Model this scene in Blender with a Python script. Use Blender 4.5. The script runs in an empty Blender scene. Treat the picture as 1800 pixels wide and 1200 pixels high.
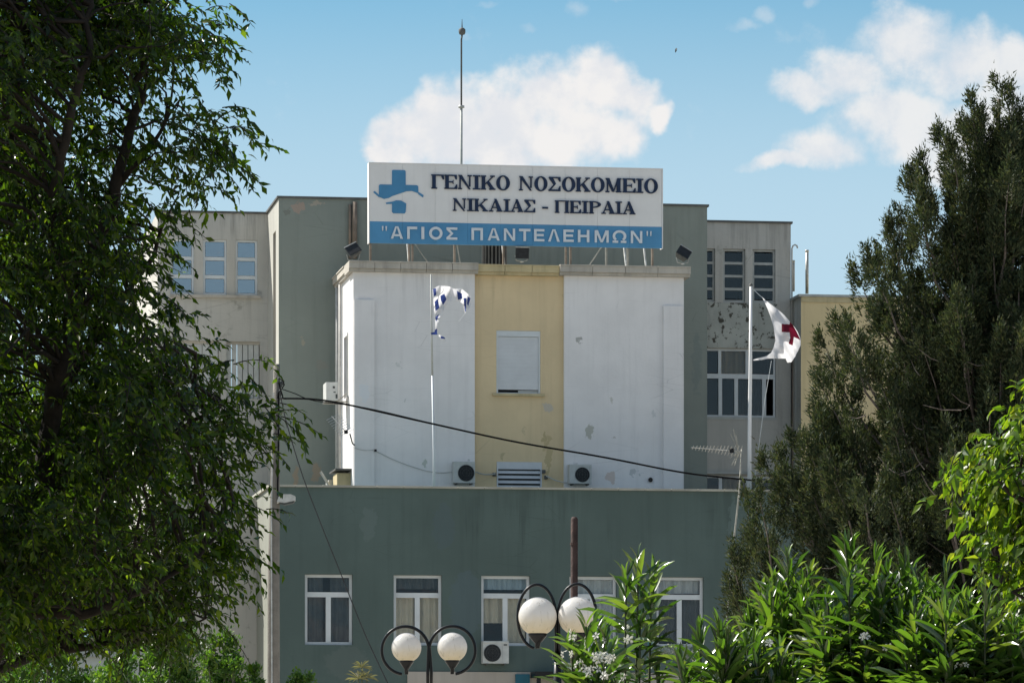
import bpy, math, random
import numpy as np
from mathutils import Vector, Matrix, noise
R = math.radians
rng = np.random.default_rng(7)
random.seed(7)
S = bpy.context.scene
COL = S.collection

# ------------------------------------------------------------------ camera, sky, sun, exposure
F = 8000.0          # focal length in photo pixels
HY = 1430.0         # horizon row of the photo
CZ = 1.6
cam_d = bpy.data.cameras.new("camera")
cam = bpy.data.objects.new("camera", cam_d); COL.objects.link(cam)
cam.location = (0, 0, CZ); cam.rotation_euler = (R(90), 0, 0)
cam_d.sensor_width = 36; cam_d.lens = F / 1800 * 36
cam_d.shift_y = (HY - 600) / 1800
cam_d.clip_start = .5; cam_d.clip_end = 6000
S.camera = cam

SUN_EL, SUN_AZ = 47.0, -61.5       # azimuth clockwise from +Y
sd = Vector((math.sin(R(SUN_AZ)) * math.cos(R(SUN_EL)), math.cos(R(SUN_AZ)) * math.cos(R(SUN_EL)), math.sin(R(SUN_EL))))
sl = bpy.data.lights.new("sun", 'SUN'); sun = bpy.data.objects.new("sun", sl); COL.objects.link(sun)
sl.energy = 4.8; sl.angle = R(.5); sl.color = (1, .955, .88)
sun.rotation_euler = sd.to_track_quat('Z', 'Y').to_euler(); sun.location = (-40, 60, 80)

S.view_settings.view_transform = 'Standard'; S.view_settings.look = 'None'
S.view_settings.exposure = 0.8; S.view_settings.gamma = 1; S.view_settings.use_curve_mapping = False
S.render.film_transparent = False
S.cycles.max_bounces = 8; S.cycles.transparent_max_bounces = 12
S.cycles.use_denoising = True

class NT:
    """small node-tree helper"""
    def __init__(s, tree): s.t = tree; s.n = tree.nodes; s.l = tree.links
    def N(s, typ, ins=None, **kw):
        n = s.n.new(typ)
        for k, v in kw.items(): setattr(n, k, v)
        for k, v in (ins or {}).items():
            sock = n.inputs[k]
            if isinstance(v, bpy.types.NodeSocket): s.l.new(v, sock)
            else: sock.default_value = v
        return n
    def M(s, op, a, b=None, c=None, clamp=False):
        ins = {0: a}
        if b is not None: ins[1] = b
        if c is not None: ins[2] = c
        return s.N('ShaderNodeMath', ins, operation=op, use_clamp=clamp).outputs[0]
    def V(s, op, a, b=None):
        ins = {0: a}
        if b is not None: ins[1] = b
        return s.N('ShaderNodeVectorMath', ins, operation=op)
    def mix(s, f, a, b, mode='MIX'):
        n = s.N('ShaderNodeMix', None, data_type='RGBA', blend_type=mode)
        for idx, v in ((0, f), (6, a), (7, b)):
            sock = n.inputs[idx]
            if isinstance(v, bpy.types.NodeSocket): s.l.new(v, sock)
            else: sock.default_value = v if idx == 0 else (tuple(v) + (1,))[:4]
        return n.outputs[2]
    def rng(s, v, a, b, c=0.0, d=1.0, smooth=True):
        return s.N('ShaderNodeMapRange', {0: v, 1: a, 2: b, 3: c, 4: d}, interpolation_type='SMOOTHSTEP' if smooth else 'LINEAR').outputs[0]

W = bpy.data.worlds.new("World"); S.world = W; W.use_nodes = True
W.node_tree.nodes.clear()
w = NT(W.node_tree)
sky = w.N('ShaderNodeTexSky', None, sky_type='NISHITA', sun_disc=False, sun_elevation=R(SUN_EL), sun_rotation=R(SUN_AZ))
sky.altitude = 50; sky.air_density = 1.0; sky.dust_density = .7; sky.ozone_density = 2.0
SKY_STRENGTH = .115
dirv = w.N('ShaderNodeTexCoord').outputs['Generated']
sx = w.N('ShaderNodeSeparateXYZ', {0: dirv})
az = w.M('ARCTAN2', sx.outputs[0], sx.outputs[1])
el = w.M('ARCSINE', sx.outputs[2])
ae = w.N('ShaderNodeCombineXYZ', {0: az, 1: el}).outputs[0]
wn = w.N('ShaderNodeTexNoise', {'Vector': ae, 'Scale': 62.0, 'Detail': 5.0, 'Roughness': .55}, noise_dimensions='2D').outputs['Color']
warp = w.V('SCALE', w.V('SUBTRACT', wn, (.5, .5, .5)).outputs[0]); warp.inputs[3].default_value = .009
aw = w.V('ADD', ae, warp.outputs[0]).outputs[0]
def blobs(lst):
    out = None
    for (px, py, rx, ry) in lst:
        c = ((px - 900) / F, (HY - py) / F, 0)
        d = w.V('MULTIPLY', w.V('SUBTRACT', aw, c).outputs[0], (F / rx, F / ry, 0)).outputs[0]
        q = w.V('DOT_PRODUCT', d, d).outputs['Value']
        f = w.M('SUBTRACT', 1.0, q)
        f = w.M('MAXIMUM', f, -1.2)
        out = f if out is None else w.M('SMOOTH_MAX', out, f, .35)
    return out
c1 = blobs([(1045, 155, 72, 60), (975, 178, 95, 62), (885, 220, 95, 60), (800, 222, 95, 68), (722, 256, 78, 52), (1108, 185, 62, 40), (1158, 213, 24, 32), (672, 284, 34, 20), (890, 262, 215, 52), (1040, 235, 90, 50)])
c2 = blobs([(1418, 172, 75, 26), (1492, 152, 75, 44), (1600, 92, 80, 68), (1682, 120, 75, 60), (1570, 215, 105, 46), (1445, 268, 75, 36), (1380, 290, 65, 18), (1650, 250, 120, 55), (1800, 225, 80, 60), (1760, 150, 60, 50), (1700, 300, 90, 40)])
c3 = blobs([(862, 16, 26, 10), (1008, 28, 26, 18), (926, 66, 18, 12), (1302, 62, 30, 14), (1060, 4, 60, 8), (825, 80, 12, 8), (1430, 30, 20, 12), (1340, 38, 18, 20)])
n1 = w.N('ShaderNodeTexNoise', {'Vector': ae, 'Scale': 120.0, 'Detail': 6.0, 'Roughness': .52}, noise_dimensions='2D').outputs[0]
n2 = w.N('ShaderNodeTexNoise', {'Vector': ae, 'Scale': 50.0, 'Detail': 6.0, 'Roughness': .62}, noise_dimensions='2D').outputs[0]
n1c = w.M('SUBTRACT', n1, .5); n2c = w.M('SUBTRACT', n2, .5)
m1 = w.rng(w.M('ADD', c1, w.M('MULTIPLY', n1c, 1.9)), -.45, .75)
m2 = w.M('MULTIPLY', w.rng(w.M('ADD', c2, w.M('MULTIPLY', w.M('ADD', n2c, w.M('MULTIPLY', n1c, .35)), 2.6)), -.65, .95), .88)
m3 = w.M('MULTIPLY', w.rng(w.M('ADD', c3, w.M('MULTIPLY', n1c, 3.6)), -.2, 2.0), .36)
# unseen clouds, added round the rest of the sky to brighten the shaded facade
pl = w.V('SCALE', dirv); pl.inputs[3].default_value = 1.0
proj = w.N('ShaderNodeCombineXYZ', {0: w.M('DIVIDE', sx.outputs[0], w.M('MAXIMUM', w.M('ADD', sx.outputs[2], .12), .05)), 1: w.M('DIVIDE', sx.outputs[1], w.M('MAXIMUM', w.M('ADD', sx.outputs[2], .12), .05))}).outputs[0]
n4 = w.N('ShaderNodeTexNoise', {'Vector': proj, 'Scale': .9, 'Detail': 7.0, 'Roughness': .58}, noise_dimensions='2D').outputs[0]
m4 = w.M('MULTIPLY', w.rng(n4, .47, .60), .9)
off = w.rng(w.M('ABSOLUTE', az), .13, .22)
upc = w.rng(el, .2, .26)
m4 = w.M('MULTIPLY', m4, w.M('MAXIMUM', off, upc))
cm = w.M('MAXIMUM', w.M('MAXIMUM', m1, m2), w.M('MAXIMUM', m3, m4))
shade = w.rng(w.M('ADD', n2, w.M('MULTIPLY', n1c, .5)), .34, .66, .0, 1.0)
CW = 4.45
ccol = w.mix(shade, (.86 * CW, .885 * CW, .93 * CW), (1.0 * CW, .985 * CW, .975 * CW))
tint = w.mix(1.0, sky.outputs[0], (.215, .475, .54), 'MULTIPLY')
hz = w.rng(el, R(7.0), R(12.0), 1.0, 0.0)
tint = w.mix(w.M('MULTIPLY', hz, .85), tint, (2.72, 3.62, 4.25))
skyc = w.mix(cm, tint, ccol)
# below the horizon the world is only ground haze
bg = w.N('ShaderNodeBackground', {0: skyc, 1: SKY_STRENGTH})
w.N('ShaderNodeOutputWorld', {0: bg.outputs[0]})

# ------------------------------------------------------------------ frame of the hospital
TH = math.atan(1200 / F)
cT, sT = math.cos(TH), math.sin(TH)
BX, BY = 0.0, 125.0
def uz(px, py, v):
    t = (px - 900) / F
    u = (t * (BY + v * cT) + v * sT) / (cT - t * sT)
    Y = BY + u * sT + v * cT
    return u, CZ + (HY - py) / F * Y
def uu(px, v): return uz(px, 0, v)[0]
def zz(px, py, v): return uz(px, py, v)[1]
def Wd(u, v, z): return Vector((BX + u * cT - v * sT, BY + u * sT + v * cT, z))
def at(px, py, Y): return Vector(((px - 900) / F * Y, Y, CZ + (HY - py) / F * Y))

# ------------------------------------------------------------------ materials
MATS = {}
def mat(name, col, rough=.7, metal=0.0, var=.12, scale=3.0, bump=.0, bscale=30.0, streak=0.0, patches=(), drip=None, spec=.3, dirt=None, trans=0.0, edge=None):
    """painted / plaster / metal surface: base colour with mottling, vertical rain streaks, patches of wear with their own shape"""
    if name in MATS: return MATS[name]
    m = bpy.data.materials.new(name); m.use_nodes = True; MATS[name] = m
    t = NT(m.node_tree); t.n.clear()
    tc = t.N('ShaderNodeTexCoord').outputs['Object']
    nz = t.N('ShaderNodeTexNoise', {'Vector': tc, 'Scale': scale, 'Detail': 6.0, 'Roughness': .6}).outputs[0]
    f = t.rng(nz, .3, .7)
    c = t.mix(f, tuple(x * (1 - var) for x in col), tuple(min(1, x * (1 + var)) for x in col))
    if streak:
        mp = t.N('ShaderNodeMapping', {0: tc, 3: (2.6, 2.6, .12)}).outputs[0]
        n = t.N('ShaderNodeTexNoise', {'Vector': mp, 'Scale': 1.6, 'Detail': 5.0, 'Roughness': .65}).outputs[0]
        c = t.mix(t.M('MULTIPLY', t.rng(n, .48, .74), streak), c, tuple(x * .45 for x in col))
        n = t.N('ShaderNodeTexNoise', {'Vector': tc, 'Scale': .35, 'Detail': 4.0, 'Roughness': .6}).outputs[0]
        c = t.mix(t.M('MULTIPLY', t.rng(n, .42, .66), streak * .5), c, tuple(x * 1.35 for x in col))
    if drip:                       # rain-washed dirt running down from the coping
        zt_, len_, amt = drip
        sz = t.N('ShaderNodeSeparateXYZ', {0: tc}).outputs[2]
        mp = t.N('ShaderNodeMapping', {0: tc, 3: (4.2, 4.2, .14)}).outputs[0]
        n = t.N('ShaderNodeTexNoise', {'Vector': mp, 'Scale': 1.0, 'Detail': 6.0, 'Roughness': .75}).outputs[0]
        dd = t.M('DIVIDE', t.M('SUBTRACT', zt_, sz), len_)
        th = t.M('ADD', .40, t.M('MULTIPLY', dd, .30))
        lf = t.N('ShaderNodeTexNoise', {'Vector': tc, 'Scale': .45, 'Detail': 3.0, 'Roughness': .6}).outputs[0]
        amt_ = t.M('MULTIPLY', t.rng(lf, .44, .66), amt)
        c = t.mix(t.M('MULTIPLY', t.rng(t.M('SUBTRACT', n, th), 0.0, .16), amt_), c, tuple(x * .42 for x in col))
        mp = t.N('ShaderNodeMapping', {0: tc, 3: (.6, .6, 3.0)}).outputs[0]
        n = t.N('ShaderNodeTexVoronoi', {'Vector': mp, 'Scale': .9}, feature='DISTANCE_TO_EDGE').outputs[0]
        n3 = t.N('ShaderNodeTexNoise', {'Vector': tc, 'Scale': .5, 'Detail': 3.0}).outputs[0]
        c = t.mix(t.M('MULTIPLY', t.M('MULTIPLY', t.rng(n, .0, .012, 1.0, 0.0), t.rng(n3, .5, .62)), .35), c, tuple(x * .5 for x in col))
    if dirt:
        dc, lo, hi, dsc = dirt
        n = t.N('ShaderNodeTexNoise', {'Vector': tc, 'Scale': dsc, 'Detail': 8.0, 'Roughness': .7}).outputs[0]
        c = t.mix(t.rng(n, lo, hi), c, dc)
    if patches:
        wn = t.N('ShaderNodeTexNoise', {'Vector': tc, 'Scale': 5.0, 'Detail': 5.0, 'Roughness': .65}).outputs['Color']
        wv = t.V('SCALE', t.V('SUBTRACT', wn, (.5, .5, .5)).outputs[0]); wv.inputs[3].default_value = .55
        pv = t.V('ADD', tc, wv.outputs[0]).outputs[0]
        for (pu, pz, ru, rz, pc, pa) in patches:
            d = t.V('MULTIPLY', t.V('SUBTRACT', pv, (pu, 0, pz)).outputs[0], (1 / ru, 0, 1 / rz)).outputs[0]
            q = t.V('LENGTH', d).outputs['Value']
            c = t.mix(t.M('MULTIPLY', t.rng(q, .85, 1.0, 1.0, 0.0), pa), c, pc)
    bs = t.N('ShaderNodeBsdfPrincipled', {'Base Color': c, 'Roughness': rough, 'Metallic': metal, 'Specular IOR Level': spec})
    if bump:
        bn = t.N('ShaderNodeTexNoise', {'Vector': tc, 'Scale': bscale, 'Detail': 5.0}).outputs[0]
        b = t.N('ShaderNodeBump', {'Strength': bump, 'Distance': .02, 'Height': bn})
        t.l.new(b.outputs[0], bs.inputs['Normal'])
    out = bs.outputs[0]
    if trans:
        tr = t.N('ShaderNodeBsdfTranslucent', {0: c})
        out = t.N('ShaderNodeMixShader', {0: trans, 1: out, 2: tr.outputs[0]}).outputs[0]
    t.N('ShaderNodeOutputMaterial', {0: out})
    return m

def leaf_mat(name, cols, rough=.45, trans=.45, tcol=None, spec=.5, coat=0.0):
    m = bpy.data.materials.new(name); m.use_nodes = True; MATS[name] = m
    t = NT(m.node_tree); t.n.clear()
    ri = t.N('ShaderNodeNewGeometry').outputs['Random Per Island']
    ob = t.N('ShaderNodeObjectInfo').outputs['Random']
    r = t.M('FRACT', t.M('ADD', ri, ob))
    cr = t.N('ShaderNodeValToRGB', {0: r})
    e = cr.color_ramp.elements
    e[0].position = 0; e[0].color = cols[0] + (1,); e[1].position = 1; e[1].color = cols[-1] + (1,)
    for i, c in enumerate(cols[1:-1]):
        x = e.new((i + 1) / (len(cols) - 1)); x.color = c + (1,)
    c = cr.outputs[0]
    bs = t.N('ShaderNodeBsdfPrincipled', {'Base Color': c, 'Roughness': rough, 'Specular IOR Level': spec, 'Coat Weight': coat, 'Coat Roughness': .2})
    tc = t.mix(1.0, c, tcol or (1.9, 1.9, .7), 'MULTIPLY')
    tr = t.N('ShaderNodeBsdfTranslucent', {0: tc})
    mx = t.N('ShaderNodeMixShader', {0: trans, 1: bs.outputs[0], 2: tr.outputs[0]})
    t.N('ShaderNodeOutputMaterial', {0: mx.outputs[0]})
    return m

def glass_mat(name, refl=.12, tint=(.90, .92, .92), rough=.03):
    m = bpy.data.materials.new(name); m.use_nodes = True; MATS[name] = m
    t = NT(m.node_tree); t.n.clear()
    tc = t.N('ShaderNodeTexCoord').outputs['Object']
    nz = t.N('ShaderNodeTexNoise', {'Vector': tc, 'Scale': 1.3, 'Detail': 3.0}).outputs[0]
    bn = t.N('ShaderNodeBump', {'Strength': .25, 'Distance': .03, 'Height': nz})
    g = t.N('ShaderNodeBsdfGlossy', {'Color': (.85, .92, 1, 1), 'Roughness': rough}); t.l.new(bn.outputs[0], g.inputs['Normal'])
    tr = t.N('ShaderNodeBsdfTransparent', {0: tint + (1,)})
    lw = t.N('ShaderNodeLayerWeight', {0: .2}).outputs['Fresnel']
    fac = t.M('ADD', refl, t.M('MULTIPLY', lw, .12), clamp=True)
    mx = t.N('ShaderNodeMixShader', {0: fac, 1: tr.outputs[0], 2: g.outputs[0]})
    t.N('ShaderNodeOutputMaterial', {0: mx.outputs[0]})
    return m

def upatch(lst, v):
    out = []
    for (px, py, rx, ry, c, a) in lst:
        u, z = uz(px, py, v); out.append((u, z, rx / 64, ry / 64, c, a))
    return out

grey_p = (.30, .31, .28)
M_white = mat('white_plaster', (.74, .72, .71), .85, drip=(zz(740, 474, 0), 2.6, .28), var=.05, scale=.8, bump=.25, bscale=14, streak=.16,
    patches=upatch([(1018, 597, 7, 4, (.36, .36, .34), .9), (1075, 703, 3, 6, (.5, .48, .42), .7), (1036, 758, 8, 12, (.40, .40, .34), .8), (1080, 768, 2.5, 3, (.4, .38, .34), .7),
                    (1075, 838, 10, 14, (.60, .50, .44), .8), (1112, 829, 5, 6, (.44, .46, .46), .7), (1125, 830, 4, 4, (.44, .46, .46), .7), (747, 812, 5, 10, (.38, .42, .36), .7), (826, 808, 4, 5, (.42, .44, .42), .7),
                    (700, 640, 6, 4, (.5, .52, .5), .5), (1150, 725, 4, 6, (.48, .5, .5), .5), (715, 702, 3, 5, (.45, .46, .46), .5), (1010, 815, 4, 5, (.45, .46, .44), .6), (640, 690, 8, 16, (.68, .72, .76), .5)], 0))
M_yellow = mat('yellow_plaster', (.68, .54, .335), .85, drip=(zz(740, 474, 0), 2.6, .35), var=.05, scale=.8, bump=.25, bscale=14, streak=.14,
    patches=upatch([(963, 717, 8, 11, (.50, .46, .40), .8), (957, 768, 4, 14, (.42, .33, .17), .7), (964, 800, 5, 36, (.44, .35, .18), .6), (900, 640, 30, 20, (.62, .5, .26), .3), (880, 800, 4, 5, (.42, .35, .2), .6), (921, 757, 2, 8, (.46, .38, .24), .5)], .15))
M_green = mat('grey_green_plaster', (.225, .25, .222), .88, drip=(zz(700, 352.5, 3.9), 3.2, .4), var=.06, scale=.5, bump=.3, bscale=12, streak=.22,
    patches=upatch([(525, 364, 12, 9, (.40, .28, .22), .6), (556, 358, 14, 5, (.40, .34, .27), .7), (505, 372, 8, 5, (.15, .15, .13), .5), (533, 603, 4, 8, (.34, .31, .24), .7), (520, 842, 6, 22, (.33, .24, .16), .65), (557, 830, 9, 18, (.34, .25, .17), .65),
                    (565, 640, 14, 9, (.25, .24, .21), .5), (1225, 640, 8, 60, (.14, .18, .18), .35), (516, 700, 10, 8, (.23, .25, .22), .5)], 3.9))
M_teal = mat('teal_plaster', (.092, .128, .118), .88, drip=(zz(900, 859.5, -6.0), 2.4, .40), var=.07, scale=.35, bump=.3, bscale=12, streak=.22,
    patches=upatch([(648, 920, 14, 30, (.15, .19, .185), .35), (780, 925, 20, 40, (.09, .125, .14), .4), (1290, 930, 10, 60, (.14, .185, .18), .4), (820, 1060, 30, 60, (.10, .14, .165), .4), (610, 1165, 40, 30, (.125, .155, .145), .5)], -6))
M_wing = mat('beige_grey_plaster', (.47, .455, .415), .88, drip=(zz(1320, 392, 7.2), 2.6, .6), var=.07, scale=.5, bump=.3, bscale=12, streak=.42, dirt=((.24, .235, .2), .60, .72, .9))
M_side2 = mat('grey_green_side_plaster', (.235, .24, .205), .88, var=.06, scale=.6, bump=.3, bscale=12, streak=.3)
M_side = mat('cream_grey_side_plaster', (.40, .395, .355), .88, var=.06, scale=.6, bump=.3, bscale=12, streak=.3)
M_peel = mat('peeling_paint', (.42, .43, .39), .9, var=.12, scale=2.0, bump=.5, bscale=18, streak=.25, dirt=((.085, .08, .065), .545, .58, 4.2))
M_pale_yellow = mat('pale_yellow_plaster', (.67, .54, .31), .88, var=.05, scale=.6, bump=.25, bscale=12, streak=.25)
M_beige = mat('beige_wall_paint', (.42, .38, .33), .85, var=.06, scale=.8, bump=.2, streak=.2)
M_cornice = mat('weathered_cornice', (.43, .40, .35), .85, var=.12, scale=2.0, bump=.3, bscale=20, streak=.5)
M_corn_y = mat('yellowish_cornice', (.50, .42, .25), .85, var=.12, scale=2.0, bump=.3, bscale=20, streak=.45)
M_coping = mat('parapet_coping', (.36, .35, .30), .85, var=.15, scale=1.6, bump=.3)
M_darkcop = mat('dark_flashing', (.10, .10, .095), .7, var=.2)
M_roof = mat('roof_felt', (.22, .22, .21), .95, var=.15, scale=1.0)
M_frame = mat('white_window_frame', (.60, .63, .64), .45, var=.05, spec=.4)
M_gframe = mat('grey_window_frame', (.40, .41, .39), .6, var=.12, scale=4)
M_steel = mat('galvanised_steel', (.42, .42, .40), .5, metal=.4, var=.2, scale=8)
M_pvc = mat('pale_pipe', (.48, .47, .44), .6, var=.12, scale=4)
M_post = mat('weathered_grey_post', (.30, .29, .25), .7, var=.2, scale=5)
M_post2 = mat('rust_stained_post', (.25, .20, .155), .7, var=.25, scale=5)
M_brownpipe = mat('brown_pipe', (.22, .17, .13), .7, var=.2, scale=4)
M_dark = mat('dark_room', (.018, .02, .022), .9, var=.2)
M_black = mat('black_painted_iron', (.004, .004, .005), .35, spec=.3, var=.3, scale=10)
M_blackcase = mat('dark_floodlight_housing', (.055, .062, .062), .55, var=.25, scale=8)
M_ac = mat('ac_white_casing', (.50, .51, .49), .5, var=.08, scale=5, streak=.15)
M_acdark = mat('ac_fan_grille', (.02, .022, .025), .6, var=.3, scale=10)
M_shut = mat('white_roller_shutter', (.60, .615, .63), .6, var=.04, scale=3)
M_signw = mat('sign_white_sheet', (.72, .71, .70), .5, var=.035, scale=1.2, streak=.10, spec=.4)
M_signb = mat('sign_blue_band', (.07, .25, .45), .5, var=.08, scale=1.5, streak=.06, spec=.4)
M_logo = mat('sign_logo_blue', (.06, .22, .40), .5, var=.08, scale=2)
M_navy = mat('navy_letter', (.008, .022, .062), .5, var=.2, scale=4)
M_lett = mat('white_letter', (.62, .66, .70), .5, var=.05, scale=4)
M_wood = mat('rusty_brown_post', (.05, .03, .026), .8, var=.35, scale=6, bump=.4, dirt=((.13, .07, .05), .6, .75, 7))
M_conc = mat('concrete_pole', (.18, .165, .145), .9, var=.15, scale=4, bump=.4, bscale=30)
M_cable = mat('black_cable', (.008, .008, .009), .95, var=.2, spec=.05)
M_alu = mat('bright_aluminium', (.62, .62, .6), .3, metal=.7, var=.1)
M_bark = mat('dark_bark', (.022, .017, .013), .9, var=.4, scale=9, bump=.8, bscale=22)
M_barkgrey = mat('grey_bark', (.16, .13, .11), .9, var=.35, scale=9, bump=.8, bscale=22)
M_oleand = mat('oleander_stem', (.075, .085, .045), .8, var=.3, scale=12)
M_cur_b = mat('beige_curtain', (.72, .62, .47), .9, var=.06, scale=3, trans=.25)
M_cur_w = mat('pale_sheer_curtain', (.66, .67, .66), .9, var=.06, scale=3, trans=.3)
M_cur_blue = mat('bluish_sheer', (.45, .55, .62), .9, var=.06, scale=3, trans=.3)
M_cur_d = mat('dark_curtain', (.07, .075, .075), .9, var=.2, scale=3)
M_tealsign = mat('teal_panel', (.02, .12, .17), .5, var=.08)
M_flagw = mat('white_flag_cloth', (.76, .75, .76), .9, var=.04, scale=5, trans=.5)
M_flagb = mat('blue_flag_cloth', (.035, .06, .22), .9, var=.1, scale=5, trans=.3)
M_flagr = mat('red_flag_cloth', (.13, .006, .022), .9, var=.1, scale=5, trans=.3)
M_ground = mat('dry_ground', (.30, .26, .20), .95, var=.2, scale=.4, bump=.5, bscale=6, dirt=((.12, .13, .06), .55, .65, .25))
M_asph = mat('asphalt', (.05, .05, .052), .9, var=.2, scale=2, bump=.4, bscale=60)
M_pave = mat('pavement_concrete', (.42, .39, .34), .9, var=.12, scale=1.0, bump=.3)
G_win = glass_mat('window_glass', .02)
G_sky = glass_mat('reflective_window_glass', .30, (.3, .34, .36))
G_dull = glass_mat('dusty_window_glass', .03, (.7, .7, .68), .06)
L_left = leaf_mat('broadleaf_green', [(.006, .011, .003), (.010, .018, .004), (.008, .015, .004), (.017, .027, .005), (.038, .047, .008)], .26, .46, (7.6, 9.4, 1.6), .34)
L_cyp = leaf_mat('cypress_foliage', [(.018, .031, .017), (.028, .043, .021), (.042, .060, .026), (.085, .100, .045), (.055, .052, .028)], .7, .22, (1.5, 1.5, .8), .25)
L_yel = leaf_mat('yellow_green_leaf', [(.03, .07, .011), (.05, .105, .014), (.075, .14, .015), (.11, .175, .019), (.17, .21, .03)], .38, .5, (2.4, 2.3, .6), .5)
L_ole = leaf_mat('oleander_leaf', [(.016, .036, .010), (.030, .062, .014), (.050, .092, .020), (.075, .12, .028), (.10, .12, .04)], .30, .36, (2.6, 3.1, .7), 1.0, .3)
L_bush = leaf_mat('bush_leaf', [(.03, .075, .018), (.05, .11, .02), (.08, .15, .025), (.11, .17, .03)], .45, .4, (1.8, 2.0, .5), .45)
L_dry = leaf_mat('pale_spiky_leaf', [(.16, .17, .07), (.24, .22, .11)], .5, .3, (1.3, 1.3, .8))
L_petal = leaf_mat('white_petal', [(.55, .54, .47), (.70, .69, .64)], .6, .3, (1, 1, .95), .3)

def globe_mat():
    m = bpy.data.materials.new('opal_globe'); m.use_nodes = True
    t = NT(m.node_tree); t.n.clear()
    tc = t.N('ShaderNodeTexCoord').outputs['Object']
    sp = t.N('ShaderNodeSeparateXYZ', {0: tc})
    mp = t.N('ShaderNodeMapping', {0: tc, 3: (9, 9, .8)}).outputs[0]
    n = t.N('ShaderNodeTexNoise', {'Vector': mp, 'Scale': 2.2, 'Detail': 5.0, 'Roughness': .7}).outputs[0]
    n0 = t.N('ShaderNodeTexNoise', {'Vector': tc, 'Scale': 7.0, 'Detail': 4.0}).outputs[0]
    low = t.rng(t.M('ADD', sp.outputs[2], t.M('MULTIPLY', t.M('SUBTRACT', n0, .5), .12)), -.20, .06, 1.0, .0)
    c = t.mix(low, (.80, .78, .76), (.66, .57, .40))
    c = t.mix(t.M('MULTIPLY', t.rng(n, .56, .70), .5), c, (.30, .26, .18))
    bs = t.N('ShaderNodeBsdfPrincipled', {'Base Color': c, 'Roughness': .25, 'Specular IOR Level': .5})
    tr = t.N('ShaderNodeBsdfTranslucent', {0: c})
    mx = t.N('ShaderNodeMixShader', {0: .42, 1: bs.outputs[0], 2: tr.outputs[0]})
    t.N('ShaderNodeOutputMaterial', {0: mx.outputs[0]})
    return m
M_globe = globe_mat()

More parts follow.
